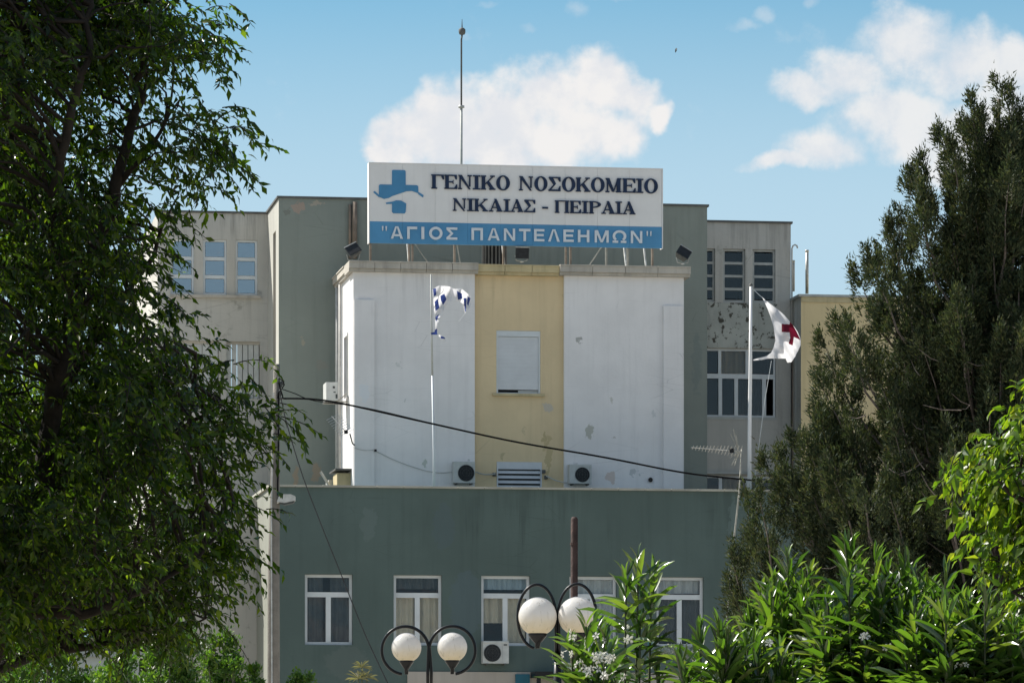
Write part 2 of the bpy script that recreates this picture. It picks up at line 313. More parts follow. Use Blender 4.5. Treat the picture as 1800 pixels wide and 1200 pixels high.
# ------------------------------------------------------------------ mesh builder
class MB:
    def __init__(s): s.v = []; s.f = []; s.m = []
    def add(s, vs, fs, m=0):
        o = len(s.v); s.v += [tuple(p) for p in vs]
        s.f += [tuple(i + o for i in f) for f in fs]; s.m += [m] * len(fs); return s
    def box(s, x0, x1, y0, y1, z0, z1, m=0):
        return s.add([(x0, y0, z0), (x1, y0, z0), (x1, y1, z0), (x0, y1, z0), (x0, y0, z1), (x1, y0, z1), (x1, y1, z1), (x0, y1, z1)],
                     [(0, 3, 2, 1), (4, 5, 6, 7), (0, 1, 5, 4), (1, 2, 6, 5), (2, 3, 7, 6), (3, 0, 4, 7)], m)
    def prism(s, poly, y0, y1, m=0):
        """poly = (x, z) points, extruded from y0 (front) to y1"""
        n = len(poly)
        a = sum(poly[i][0] * poly[(i + 1) % n][1] - poly[(i + 1) % n][0] * poly[i][1] for i in range(n))
        if a < 0: poly = poly[::-1]
        vs = [(x, y0, z) for x, z in poly] + [(x, y1, z) for x, z in poly]
        fs = [tuple(range(n)), tuple(range(2 * n - 1, n - 1, -1))] + [(i, i + n, (i + 1) % n + n, (i + 1) % n) for i in range(n)]
        return s.add(vs, fs, m)
    def tube(s, pts, r, n=8, m=0, cap=True):
        pts = [Vector(p) for p in pts]
        rs = r if isinstance(r, (list, tuple)) else [r] * len(pts)
        o = len(s.v); d0 = None
        for i, p in enumerate(pts):
            d = (pts[min(i + 1, len(pts) - 1)] - pts[max(i - 1, 0)])
            d = d.normalized() if d.length > 1e-9 else Vector((0, 0, 1))
            if i == 0:
                ref = Vector((0, 0, 1)) if abs(d.z) < .9 else Vector((1, 0, 0))
                x = d.cross(ref).normalized()
            else:
                x = (x - d * x.dot(d)).normalized()
            y = d.cross(x)
            for k in range(n):
                a = 2 * math.pi * k / n
                q = p + (x * math.cos(a) + y * math.sin(a)) * rs[i]
                s.v.append(tuple(q))
        for i in range(len(pts) - 1):
            for k in range(n):
                a = o + i * n + k; b = o + i * n + (k + 1) % n
                s.f.append((a, b, b + n, a + n)); s.m.append(m)
        if cap:
            s.f.append(tuple(o + k for k in range(n))[::-1]); s.m.append(m)
            e = o + (len(pts) - 1) * n
            s.f.append(tuple(e + k for k in range(n))); s.m.append(m)
        return s
    def lathe(s, prof, n=24, c=(0, 0, 0), m=0):
        o = len(s.v)
        for (r, z) in prof:
            for k in range(n):
                a = 2 * math.pi * k / n
                s.v.append((c[0] + r * math.cos(a), c[1] + r * math.sin(a), c[2] + z))
        for i in range(len(prof) - 1):
            for k in range(n):
                a = o + i * n + k; b = o + i * n + (k + 1) % n
                s.f.append((a, b, b + n, a + n)); s.m.append(m)
        return s
    def wall(s, O, A, N, a0, a1, z0, z1, holes=(), depth=.25, m=0):
        """upright wall panel with openings; O origin, A along, N outward; reveals go inwards by depth"""
        O, A, N = Vector(O), Vector(A), Vector(N)
        P = lambda a, z, d=0: O + A * a - N * d + Vector((0, 0, z))
        xs = sorted({a0, a1} | {h[0] for h in holes} | {h[1] for h in holes})
        zs = sorted({z0, z1} | {h[2] for h in holes} | {h[3] for h in holes})
        xs = [x for x in xs if a0 <= x <= a1]; zs = [z for z in zs if z0 <= z <= z1]
        for i in range(len(xs) - 1):
            for j in range(len(zs) - 1):
                cx, cz = (xs[i] + xs[i + 1]) / 2, (zs[j] + zs[j + 1]) / 2
                if any(h[0] < cx < h[1] and h[2] < cz < h[3] for h in holes): continue
                s.add([P(xs[i], zs[j]), P(xs[i + 1], zs[j]), P(xs[i + 1], zs[j + 1]), P(xs[i], zs[j + 1])], [(0, 1, 2, 3)], m)
        for (h0, h1, g0, g1) in holes:
            q = [(h0, g0), (h1, g0), (h1, g1), (h0, g1)]
            for k in range(4):
                (a, b), (c, d) = q[k], q[(k + 1) % 4]
                s.add([P(a, b), P(c, d), P(c, d, depth), P(a, b, depth)], [(0, 1, 2, 3)], m)
        return s
    def build(s, name, mats, parent=None, smooth=False, loc=None):
        me = bpy.data.meshes.new(name)
        me.from_pydata(s.v, [], s.f)
        for mm in (mats if isinstance(mats, (list, tuple)) else [mats]): me.materials.append(mm)
        me.polygons.foreach_set('material_index', s.m)
        if smooth: me.polygons.foreach_set('use_smooth', [True] * len(s.f))
        me.update()
        o = bpy.data.objects.new(name, me); COL.objects.link(o)
        if parent: o.parent = parent
        if loc: o.location = loc
        return o

def tag(o, label=None, cat=None, group=None, kind=None):
    if label: o['label'] = label
    if cat: o['category'] = cat
    if group: o['group'] = group
    if kind: o['kind'] = kind
    return o
def thing(name, label, cat, loc=(0, 0, 0), rz=0.0, group=None):
    o = bpy.data.objects.new(name, None); COL.objects.link(o); o.location = loc; o.rotation_euler = (0, 0, rz)
    o.empty_display_size = .2
    return tag(o, label, cat, group)
def copy_tree(o, parent=None):
    c = o.copy(); COL.objects.link(c); c.parent = parent
    for ch in [x for x in bpy.data.objects if x.parent == o]: copy_tree(ch, c)
    return c

# ------------------------------------------------------------------ ground
g = MB().add([(-900, -600, 0), (900, -600, 0), (900, 1600, 0), (-900, 1600, 0)], [(0, 1, 2, 3)])
tag(g.build('ground', M_ground), kind='structure')
r_ = MB().add([(-300, -6, .004), (300, -6, .004), (300, 9, .004), (-300, 9, .004)], [(0, 1, 2, 3)])
tag(r_.build('road', M_asph), kind='structure')
p_ = MB().box(-300, 300, 9, 12.5, -.05, .13)
tag(p_.build('pavement', M_pave), kind='structure')
y_ = MB().add([(-60, 40, .008), (60, 40, .008), (60, 112, .008), (-60, 112, .008)], [(0, 1, 2, 3)])
tag(y_.build('forecourt', M_pave), kind='structure')

# ------------------------------------------------------------------ hospital
H = thing('hospital_building', 'tall hospital building of grey-green, white and yellow plaster blocks under the roof sign', 'building', (BX, BY, 0), TH)
VF, VT, VW = -6.0, 3.9, 7.2
X_, Y_ = Vector((1, 0, 0)), Vector((0, 1, 0))

def window(u0, u1, z0, z1, v, vbars, hbars, fm, gm, fw=.07, cur=None, sill=None, thick=.06, label=None, cells=None, room=True):
    """frame = the part, its panes, curtain, sill and dark room are sub-parts.
    vbars: list of (u, zlo, zhi, w); hbars: list of (z, ulo, uhi, h); cells: panes"""
    mb = MB()
    mb.box(u0, u0 + fw, v, v + thick, z0, z1); mb.box(u1 - fw, u1, v, v + thick, z0, z1)
    mb.box(u0 + fw, u1 - fw, v, v + thick, z0, z0 + fw); mb.box(u0 + fw, u1 - fw, v, v + thick, z1 - fw, z1)
    for (z, a, b, h) in hbars: mb.box(a + fw if a == u0 else a, b - fw if b == u1 else b, v - .004, v + thick - .004, z - h / 2, z + h / 2)
    for (u, a, b, ww) in vbars: mb.box(u - ww / 2, u + ww / 2, v - .008, v + thick - .008, a, b)
    fr = mb.build('window', fm, H)
    if label: fr['label'] = label
    for (a, b, c, d) in cells or [(u0, u1, z0, z1)]:
        MB().box(a + .01, b - .01, v + .02, v + .028, c + .01, d - .01).build('pane', gm, fr)
    if cur:
        for (cm_, a, b, c, d) in cur:
            m = MB(); n = max(6, int((b - a) / .035)); ph = random.random() * 9
            P = []
            for i in range(n + 1):
                x = a + (b - a) * i / n
                dy = .035 * math.sin(x * 42 + ph) + .03 * math.sin(x * 17.3 + ph * 2)
                P.append((x, v + .13 + dy))
            vs = [(x, y, c) for x, y in P] + [(x, y, d) for x, y in P]
            m.add(vs, [(i, i + 1, i + n + 2, i + n + 1) for i in range(n)])
            m.build('curtain', cm_, fr, smooth=True)
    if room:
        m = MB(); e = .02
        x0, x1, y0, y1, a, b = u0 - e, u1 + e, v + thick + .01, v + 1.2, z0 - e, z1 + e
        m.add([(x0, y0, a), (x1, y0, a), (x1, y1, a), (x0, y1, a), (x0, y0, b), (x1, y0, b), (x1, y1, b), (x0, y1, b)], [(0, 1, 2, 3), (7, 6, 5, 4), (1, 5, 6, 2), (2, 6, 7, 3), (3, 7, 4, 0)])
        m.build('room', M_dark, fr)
    if sill:
        ex, h, pr, sm = sill
        MB().box(u0 - ex, u1 + ex, v - pr, v + .05, z0 - h, z0 - .003).build('sill', sm, fr)
    return fr

# --- front block ---------------------------------------------------
fu0, fu1 = uu(476, VF), uu(1500, VF)
fz = zz(900, 859.5, VF)
zb = zz(850, 1180, VF)
wins = [(536, 620), (692, 777), (846, 932), (1001, 1084), (1154, 1237)]
wz0, wz1 = zz(736, 1133.5, VF), zz(736, 1010, VF)
pitch = uu(846, VF) - uu(692, VF)
holes = [(uu(a, VF), uu(b, VF), wz0, wz1) for a, b in wins]
ub = uu(716, VF)
mb = MB()
mb.wall((0, VF, 0), X_, -Y_, fu0, fu1, zb, fz, holes, .22)
mb.wall((0, VF, 0), X_, -Y_, fu0, ub, 0, zb)
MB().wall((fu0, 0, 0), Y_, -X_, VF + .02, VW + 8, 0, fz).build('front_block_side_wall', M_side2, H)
mb.wall((fu0, 0, 0), Y_, -X_, VF, VF + .02, 0, fz)
mb.wall((fu1, 0, 0), Y_, X_, VF, VW + 8, 0, fz)
mb.add([(fu0, VF, fz - .35), (fu1, VF, fz - .35), (fu1, VW + 8, fz - .35), (fu0, VW + 8, fz - .35)], [(0, 1, 2, 3)])
mb.wall((0, VF + .25, 0), X_, Y_, fu0, fu1, fz - .35, fz)
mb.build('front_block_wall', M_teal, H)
# overhang underside and set-back ground floor wall of beige paint
mb = MB().wall((0, VF - .05, 0), X_, -Y_, ub, fu1, 0, zb - .004)
mb.add([(ub, VF - .05, 0), (ub, VF, 0), (ub, VF, zb - .004), (ub, VF - .05, zb - .004)], [(0, 1, 2, 3)])
mb.add([(ub, VF - .05, zb - .004), (fu1, VF - .05, zb - .004), (fu1, VF, zb - .004), (ub, VF, zb - .004)], [(0, 1, 2, 3)])
mb.build('ground_floor_wall', M_beige, H)
# parapet coping
n = 22
for i in range(n):
    a = fu0 - .06 + (fu1 - fu0 + .12) * i / n; b = fu0 - .06 + (fu1 - fu0 + .12) * (i + 1) / n - .012
    MB().box(a, b, VF - .07, VF + .32, fz, fz + .052 + .006 * random.random()).build('coping_slab', M_coping, H)
MB().box(fu0 - .06, fu0 + .3, VF + .33, VW + 8, fz, fz + .078).build('side_coping', M_coping, H)

styles = [
    [(M_cur_d, .06, .40, 0, 1), (M_cur_d, .55, .95, 0, 1)],
    [(M_cur_b, .05, .45, 0.02, .72), (M_cur_b, .56, .95, .02, .72), (M_cur_d, .05, .95, .78, .99)],
    [(M_cur_b, .05, .48, .30, .72), (M_cur_b, .52, .93, .02, .72), (M_cur_blue, .04, .96, .78, .99)],
    [(M_cur_w, .03, .97, .0, .99)],
    [(M_cur_w, .05, .95, .74, .99), (M_cur_d, .05, .95, .05, .72)]]
wlab = ['white framed window with dark curtains', 'white framed window with beige curtains drawn in both casements', 'white framed window with beige curtain and bluish sheer above', 'white framed window filled by a pale sheer curtain', 'white framed window with a pale blind in the top light']
for (h, st, lb) in zip(holes, styles, wlab):
    u0, u1, z0, z1 = h[0] + .003, h[1] - .003, h[2] + .003, h[3] - .003
    wd, ht = u1 - u0, z1 - z0
    zt = z1 - ht * .285; um = (u0 + u1) / 2
    cur = [(c, u0 + a * wd, u0 + b * wd, z0 + d0 * ht + .05, z0 + d1 * ht - .04) for (c, a, b, d0, d1) in st]
    window(u0, u1, z0, z1, VF + .13, [(um, z0 + .07, zt - .05, .13)], [(zt, u0, u1, .13)], M_frame, G_win, .075, cur, (.05, .05, .08, M_frame), label=lb,
           cells=[(u0 + .075, u1 - .075, zt + .065, z1 - .075), (u0 + .075, um - .065, z0 + .075, zt - .065), (um + .065, u1 - .075, z0 + .075, zt - .065)])
# teal panel of the entrance below the overhang
a, b = uu(905, VF), uu(930, VF)
MB().box(a, b, VF - .12, VF - .06, zb - 1.2, zb - .06).build('entrance_panel', M_tealsign, H)
mb = MB(); a, b = uu(932, VF), uu(1000, VF)
mb.box(a, b, VF - .9, VF - .055, zb - .16, zb - .01); mb.box(a + .05, a + .15, VF - .85, VF - .75, 0, zb - .16); mb.box(b - .15, b - .05, VF - .85, VF - .75, 0, zb - .16)
mb.build('entrance_canopy', M_black, H)

# --- central white and yellow block ---------------------------------
cu0, cu1 = uu(621, 0), uu(1202, 0)
cz1 = zz(740, 474, 0)
ya, yb = uu(834.5, 0), uu(992, 0)
mb = MB()
mb.wall((0, 0, 0), X_, -Y_, cu0, ya, fz - .5, cz1)
mb.wall((0, 0, 0), X_, -Y_, yb, cu1, fz - .5, cz1)
for uq, sg in ((ya, 1), (yb, -1)):
    mb.wall((uq, 0, 0), Y_, X_ * sg, 0, .16, fz - .5, cz1)
sw = [(1.25, 2.3, zz(605, 700, 2), zz(605, 592, 2))]
mb.wall((cu0, 0, 0), Y_, -X_, 0, VT, fz - .5, cz1, sw, .15)
mb.wall((cu1, 0, 0), Y_, X_, 0, VT, fz - .5, cz1)
mb.build('central_white_wall', M_white, H)
# shallow corner pilasters, the joint beside them recessed
for (a, b, yt) in ((622, 657.5, 527), (1165.5, 1199, 538)):
    MB().box(uu(a, 0), uu(b, 0), -.09, -.003, fz - .4, zz(a, yt, 0)).build('corner_pilaster', M_white, H)
# dark window on the side wall
MB().box(cu0 + .12, cu0 + .15, 1.27, 2.28, sw[0][2] + .01, sw[0][3] - .01).build('side_window_pane', M_cur_d, H)
mb = MB().box(cu0 - .03, cu0 + .06, 1.2, 1.27, sw[0][2] - .04, sw[0][3] + .04)
mb.build('side_window_frame', M_gframe, H)

vy = .15
m_u0, m_u1, m_z0, m_z1 = uu(872.5, vy), uu(950, vy), zz(911, 691.5, vy), zz(911, 581, vy)
l_u0, l_u1, l_z0, l_z1 = uu(873, vy), uu(952.5, vy), fz - .2, zz(911, 811.5, vy)
mb = MB().wall((0, vy, 0), X_, -Y_, ya, yb, fz - .5, cz1, [(m_u0, m_u1, m_z0, m_z1), (l_u0, l_u1, l_z0, l_z1)], .16)
mb.build('central_yellow_wall', M_yellow, H)
# shuttered window
fr = MB()
fw = .05
fr.box(m_u0 + .003, m_u0 + fw, vy + .02, vy + .10, m_z0, m_z1 - .003); fr.box(m_u1 - fw, m_u1 - .003, vy + .02, vy + .10, m_z0, m_z1 - .003)
fr.box(m_u0 + fw, m_u1 - fw, vy + .015, vy + .10, m_z1 - .16, m_z1 - .003); fr.box(m_u0 + fw, m_u1 - fw, vy + .06, vy + .1, m_z0, m_z0 + .03)
wf = tag(fr.build('window', M_frame, H), 'window closed by a white roller shutter, a dark gap left below')
ns = 14; zs0, zs1 = m_z0 + .11, m_z1 - .165
for i in range(ns):
    a = zs0 + (zs1 - zs0) * i / ns; b = zs0 + (zs1 - zs0) * (i + 1) / ns
    MB().box(m_u0 + fw + .004, m_u1 - fw - .004, vy + .05, vy + .065, a, b - .0015).build('slat', M_shut, wf)
MB().box(m_u0 + fw, m_u1 - fw, vy + .13, vy + .14, m_z0, m_z1 - .01).build('backing', M_dark, wf)
MB().box((m_u0 + m_u1) / 2, m_u1 - fw - .01, vy + .06, vy + .075, m_z0 + .03, zs0 - .02).build('lower_rail', M_gframe, wf)
MB().box(m_u0 - .11, m_u1 + .11, vy - .1, vy + .12, m_z0 - .075, m_z0 - .004).build('sill', M_corn_y, wf)
# louvred shutter
lf = MB().box(l_u0 + .003, l_u0 + .04, vy - .02, vy + .08, l_z0 + .01, l_z1 - .003).box(l_u1 - .04, l_u1 - .003, vy - .02, vy + .08, l_z0 + .01, l_z1 - .003).box(l_u0 + .04, l_u1 - .04, vy - .02, vy + .08, l_z1 - .20, l_z1 - .003)
lv = tag(lf.build('louvred_window', M_shut, H), 'low window closed by tilted white louvres')
zc = l_z1 - .235
while zc > l_z0 + .06:
    m = MB(); a, b = l_u0 + .045, l_u1 - .045
    m.add([(a, vy - .015, zc - .085), (b, vy - .015, zc - .085), (b, vy + .05, zc), (a, vy + .05, zc), (a, vy - .005, zc - .085), (b, vy - .005, zc - .085), (b, vy + .06, zc), (a, vy + .06, zc)],
          [(0, 1, 2, 3), (7, 6, 5, 4), (0, 4, 5, 1), (3, 2, 6, 7), (0, 3, 7, 4), (1, 5, 6, 2)])
    m.build('louvre', M_shut, lv); zc -= .135
MB().box(l_u0 + .04, l_u1 - .04, vy + .12, vy + .13, l_z0, l_z1 - .01).build('backing', M_cur_d, lv)
for (px, hz) in ((870, 833), (957, 828), (961, 838)):
    MB().box(uu(px, 0) - .05, uu(px, 0) + .04, vy - .1, vy - .003, zz(px, hz + 3, 0), zz(px, hz - 3, 0)).build('shutter_catch', M_darkcop, lv)

# cornice: three lengths, the middle one yellowish and less proud, cut into stones
ct0 = zz(740, 474, -.35); ct1 = zz(740, 461.5, -.35)
def cornice(ua, ub, vf, m, cuts, zoff=0, name='cornice_stone'):
    for i in range(cuts):
        a = ua + (ub - ua) * i / cuts; b = ua + (ub - ua) * (i + 1) / cuts - (.012 if i < cuts - 1 else 0)
        mb = MB().box(a, b, vf, 1.0, ct0 + .03 + zoff, ct1 + zoff)
        mb.box(a, b, vf + .07, .9, ct0 - .05 + zoff, ct0 + .028 + zoff)
        mb.box(a, b, vf - .025, .95, ct1 + .001 + zoff, ct1 + .035 + zoff)
        mb.build(name, m, H)
kA, kB = uu(842, -.35), uu(986, -.35)
ul = cu0 - .14; ur = cu1 + .15
cornice(ul, kA, -.24, M_cornice, 5)
cornice(kA + .004, kB - .004, -.14, M_corn_y, 3, -.02)
cornice(kB, ur, -.24, M_cornice, 4)
mb = MB().box(ul, cu0 + .3, 1.003, VT - .003, ct0 + .03, ct1).box(ul + .05, cu0 + .2, 1.003, VT - .003, ct0 - .05, ct0 + .028).box(ul - .025, cu0 + .3, 1.003, VT - .003, ct1 + .001, ct1 + .035)
mb.build('side_cornice', M_cornice, H)
mb = MB().box(cu1 - .2, ur, 1.003, VT - .003, ct0, ct1); mb.build('side_cornice', M_cornice, H)
mb = MB().add([(cu0, .9, ct1 - .05), (cu1, .9, ct1 - .05), (cu1, VT, ct1 - .05), (cu0, VT, ct1 - .05)], [(0, 1, 2, 3)])
mb.build('central_roof', M_roof, H)

# --- tower -----------------------------------------------------------
tu0, tu1 = uu(490, VT), uu(1243, VT)
tz = zz(700, 352.5, VT)
sl0, sl1 = zz(482, 640, 5), zz(482, 407, 5)
mb = MB()
mb.wall((0, VT, 0), X_, -Y_, tu0, tu1, 0, tz)
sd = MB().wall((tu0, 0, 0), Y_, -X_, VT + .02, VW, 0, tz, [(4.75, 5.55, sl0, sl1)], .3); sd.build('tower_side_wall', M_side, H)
mb.wall((tu0, 0, 0), Y_, -X_, VT, VT + .02, 0, tz)
mb.wall((tu0, 0, 0), Y_, -X_, VW, 16, 0, tz)
mb.wall((tu1, 0, 0), Y_, X_, VT, 16, 0, tz)
mb.wall((0, 16, 0), X_, Y_, tu0, tu1, 0, tz)
mb.add([(tu0, VT, tz - .02), (tu1, VT, tz - .02), (tu1, 16, tz - .02), (tu0, 16, tz - .02)], [(0, 1, 2, 3)])
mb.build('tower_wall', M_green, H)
MB().box(tu0 + .28, tu0 + .32, 4.75, 5.55, sl0, sl1).build('slot_window', M_brownpipe, H)
mb = MB().box(tu0 - .05, tu1 + .05, VT - .05, VT + .25, tz, tz + .06).box(tu0 - .05, tu0 + .2, VT + .253, 15.9, tz, tz + .06).box(tu1 - .2, tu1 + .05, VT + .253, 15.9, tz, tz + .06)
mb.build('tower_flashing', M_darkcop, H)
mb = MB().box(tu0 + .55, tu0 + .9, VT - .0, VT - .0 + .01, tz - .1, tz - .09)
# brown pipe and box on the tower face
u_, z_ = uz(623, 380, VT)
MB().tube([(u_, VT - .09, zz(623, 455, VT)), (u_, VT - .09, zz(623, 356, VT))], .07, 10).tube([(u_ - .13, VT - .05, zz(618, 455, VT)), (u_ - .13, VT - .05, zz(618, 360, VT))], .04, 8).build('downpipe', M_brownpipe, H, True)
# railing seen under the sign
rail = MB()
for k, px in enumerate((849, 853.5, 859, 865, 872, 878, 884, 890)):
    u_, z_ = uz(px, 460, 2.0); rail.box(u_ - .022, u_ + .022, 2.0, 2.04, ct1 - .05, zz(px, 418, 2.0))
rail.box(uu(848, 2), uu(892, 2), 1.99, 2.05, zz(870, 417, 2), zz(870, 414, 2))
rail.box(uu(851, 2), uu(890, 2), 2.05, 2.4, ct1 - .05, zz(870, 425, 2), 1)
rail.build('roof_hatch_grille', [M_darkcop, M_dark], H)

# --- left wing -------------------------------------------------------
lw0, lw1 = uu(277, VW), tu0
lz = zz(440, 376, VW)
hs = []
for (a, b) in ((300, 341), (357, 398.5), (414, 452.5)): hs.append((uu(a, VW), uu(b, VW), zz(433, 519, VW), zz(433, 422, VW)))
for (a, b) in ((300, 385), (398, 457)): hs.append((uu(a, VW), uu(b, VW), zz(433, 700, VW), zz(433, 600, VW)))
mb = MB().wall((0, VW, 0), X_, -Y_, lw0, lw1, 0, lz, hs, .2)
mb.wall((lw0, 0, 0), Y_, -X_, VW, 20, 0, lz); mb.wall((0, 20, 0), X_, Y_, lw0, tu0, 0, lz)
mb.add([(lw0, VW, lz - .02), (tu0, VW, lz - .02), (tu0, 20, lz - .02), (lw0, 20, lz - .02)], [(0, 1, 2, 3)])
mb.build('left_wing_wall', M_wing, H)
MB().box(lw0 - .05, lw1 - .003, VW - .05, VW + .2, lz, lz + .06).build('left_wing_flashing', M_darkcop, H)
for h in hs[:3]:
    u0, u1, z0, z1 = h[0] + .003, h[1] - .003, h[2] + .003, h[3] - .003
    q = [z1 - (z1 - z0) * .345, z1 - (z1 - z0) * .675]
    window(u0, u1, z0, z1, VW + .06, [], [(q[0], u0, u1, .1), (q[1], u0, u1, .1)], M_frame, G_sky, .06,
           cells=[(u0 + .06, u1 - .06, q[0] + .05, z1 - .06), (u0 + .06, u1 - .06, q[1] + .05, q[0] - .05), (u0 + .06, u1 - .06, z0 + .06, q[1] - .05)])
MB().box(uu(300, VW), uu(458, VW), VW - .12, VW - .003, hs[0][2] - .09, hs[0][2] - .01).build('window_ledge', M_cornice, H)
for h in hs[3:]:
    fr = MB().box(h[0] + .003, h[1] - .003, VW + .10, VW + .16, h[3] - .08, h[3] - .003).build('closed_shutter', M_cornice, H)
    k = 6
    for i in range(k):
        a = h[0] + .005 + (h[1] - h[0] - .01) * i / k; b = h[0] + .005 + (h[1] - h[0] - .01) * (i + 1) / k - .02
        MB().box(a, b, VW + .12 + .01 * (i % 2), VW + .15, h[2] + .003, h[3] - .083).build('shutter_board', M_ac, fr)

# low projecting block left of the front block
lv_ = VF + 3.9
mb = MB().wall((0, lv_, 0), X_, -Y_, uu(285, lv_), fu0 - .003, 0, fz - .1)
mb.wall((uu(285, lv_), 0, 0), Y_, -X_, lv_, VW, 0, fz - .1)
mb.add([(uu(285, lv_), lv_, fz - .12), (fu0 - .003, lv_, fz - .12), (fu0 - .003, VW - .003, fz - .12), (uu(285, lv_), VW - .003, fz - .12)], [(0, 1, 2, 3)])
mb.build('low_left_block_wall', M_wing, H)
MB().box(uu(285, lv_) - .05, fu0 - .065, lv_ - .05, lv_ + .25, fz - .1, fz - .04).build('low_left_coping', M_coping, H)
# --- right wing ------------------------------------------------------
rw0, rw1 = tu1, uu(1390, VW)
rz_ = zz(1320, 392, VW)
hr = [(uu(a, VW), uu(b, VW), zz(1320, 531, VW), zz(1320, 438, VW)) for a, b in ((1219, 1257), (1271, 1310), (1323, 1363))]
hm = (uu(1222, VW), uu(1364, VW), zz(1310, 733, VW), zz(1310, 613, VW))
hl = (uu(1222, VW), uu(1364, VW), zz(1310, 905, VW), zz(1310, 836, VW))
hp = (uu(1205, VW) , uu(1366, VW), zz(1310, 612, VW) + .003, zz(1310, 532.5, VW) - .003)
mb = MB().wall((0, VW, 0), X_, -Y_, rw0, rw1, 0, rz_, hr + [hm, hl], .2)
mb.wall((rw1, 0, 0), Y_, X_, VW, 20, 0, rz_); mb.wall((0, 20, 0), X_, Y_, rw0, rw1, 0, rz_)
mb.add([(rw0, VW, rz_ - .02), (rw1, VW, rz_ - .02), (rw1, 20, rz_ - .02), (rw0, 20, rz_ - .02)], [(0, 1, 2, 3)])
mb.build('right_wing_wall', M_wing, H)
MB().box(rw0 + .003, rw1 + .05, VW - .05, VW + .2, rz_, rz_ + .06).build('right_wing_flashing', M_darkcop, H)
MB().box(hp[0], hp[1], VW - .03, VW - .003, hp[2], hp[3]).build('peeling_spandrel', M_peel, H)
for h in hr:
    u0, u1, z0, z1 = h[0] + .003, h[1] - .003, h[2] + .003, h[3] - .003
    q = [z1 - (z1 - z0) * k for k in (.265, .51, .755)]
    ed = [z1 - .05] + q + [z0 + .05]
    window(u0, u1, z0, z1, VW + .08, [], [(a, u0, u1, .075) for a in q], M_gframe, G_dull, .06,
           cells=[(u0 + .06, u1 - .06, ed[i + 1] + .035, ed[i] - .035) for i in range(4)])
u0, u1, z0, z1 = hm[0] + .003, hm[1] - .003, hm[2] + .003, hm[3] - .003
zr = zz(1310, 661, VW)
vb = [(uu(a, VW), zr + .07, z1 - .05, .09) for a in (1266, 1314)] + [(uu(a, VW), z0 + .05, zr - .07, ww) for a, ww in ((1267, .11), (1295, .11), (1344, .12))]
U = lambda a: uu(a, VW)
window(u0, u1, z0, z1, VW + .08, vb, [(zr, u0, u1, .14)], M_frame, G_dull, .06, [(M_cur_b, U(1269), U(1312), zr + .08, z1 - .06), (M_cur_d, U(1298), U(1342), z0 + .06, zr - .08)], (.05, .08, .1, M_gframe),
       label='wide white framed window with sliding lower panes and a dark open gap',
       cells=[(u0 + .06, U(1266) - .05, zr + .08, z1 - .06), (U(1266) + .05, U(1314) - .05, zr + .08, z1 - .06), (U(1314) + .05, u1 - .06, zr + .08, z1 - .06),
              (u0 + .06, U(1267) - .06, z0 + .06, zr - .08), (U(1267) + .06, U(1295) - .06, z0 + .06, zr - .08), (U(1295) + .06, U(1344) - .06, z0 + .06, zr - .08)])
u0, u1, z0, z1 = hl[0] + .003, hl[1] - .003, hl[2] + .003, hl[3] - .003
window(u0, u1, z0, z1, VW + .08, [(U(1267), z0 + .05, z1 - .05, .1), (U(1314), z0 + .05, z1 - .05, .1)], [], M_frame, G_dull, .06, [(M_cur_b, U(1270), U(1312), z0 + .06, z1 - .08)])
MB().box(hl[0] - .2, hl[1] + .3, VW - .14, VW - .003, hl[3] + .04, hl[3] + .11).build('window_ledge', M_gframe, H)

# --- yellow neighbour building ---------------------------------------
VY = 6.0
Yb = thing('yellow_building', 'lower pale yellow building behind the cypress, right of the hospital', 'building', (BX, BY, 0), TH)
yu0, yu1 = uu(1408, VY), uu(1960, VY); yz = zz(1450, 522, VY)
mb = MB().wall((0, VY, 0), X_, -Y_, yu0, yu1, 0, yz); mb.wall((yu1, 0, 0), Y_, X_, VY, 18, 0, yz)
mb.wall((0, 18, 0), X_, Y_, yu0, yu1, 0, yz); mb.add([(yu0, VY, yz - .02), (yu1, VY, yz - .02), (yu1, 18, yz - .02), (yu0, 18, yz - .02)], [(0, 1, 2, 3)])
mb.build('wall', M_pale_yellow, Yb)
MB().wall((yu0, 0, 0), Y_, -X_, VY, 18, 0, yz).build('side_wall', M_wing, Yb)
MB().box(yu0 - .08, yu1 + .08, VY - .06, VY + .2, yz, yz + .07).box(yu0 - .08, yu0 + .2, VY + .203, 18, yz, yz + .07).build('roof_edging', M_gframe, Yb)
mb = MB().box(yu0 + .02, yu1, VY - .03, VY - .003, yz - .16, yz - .003); mb.build('roof_band', M_corn_y, Yb)
mb = MB()
for px, r, vv in ((1394, .035, VW - .12), (1400, .03, VY + .7), (1404, .028, VY + .5)):
    u_, z_ = uz(px, 520, vv); mb = MB(); mb.tube([(u_, vv, 4), (u_, vv, zz(px, 520 if px > 1394 else 600, vv))], r, 8); mb.build('downpipe', M_pvc if px > 1394 else M_brownpipe, Yb, True)
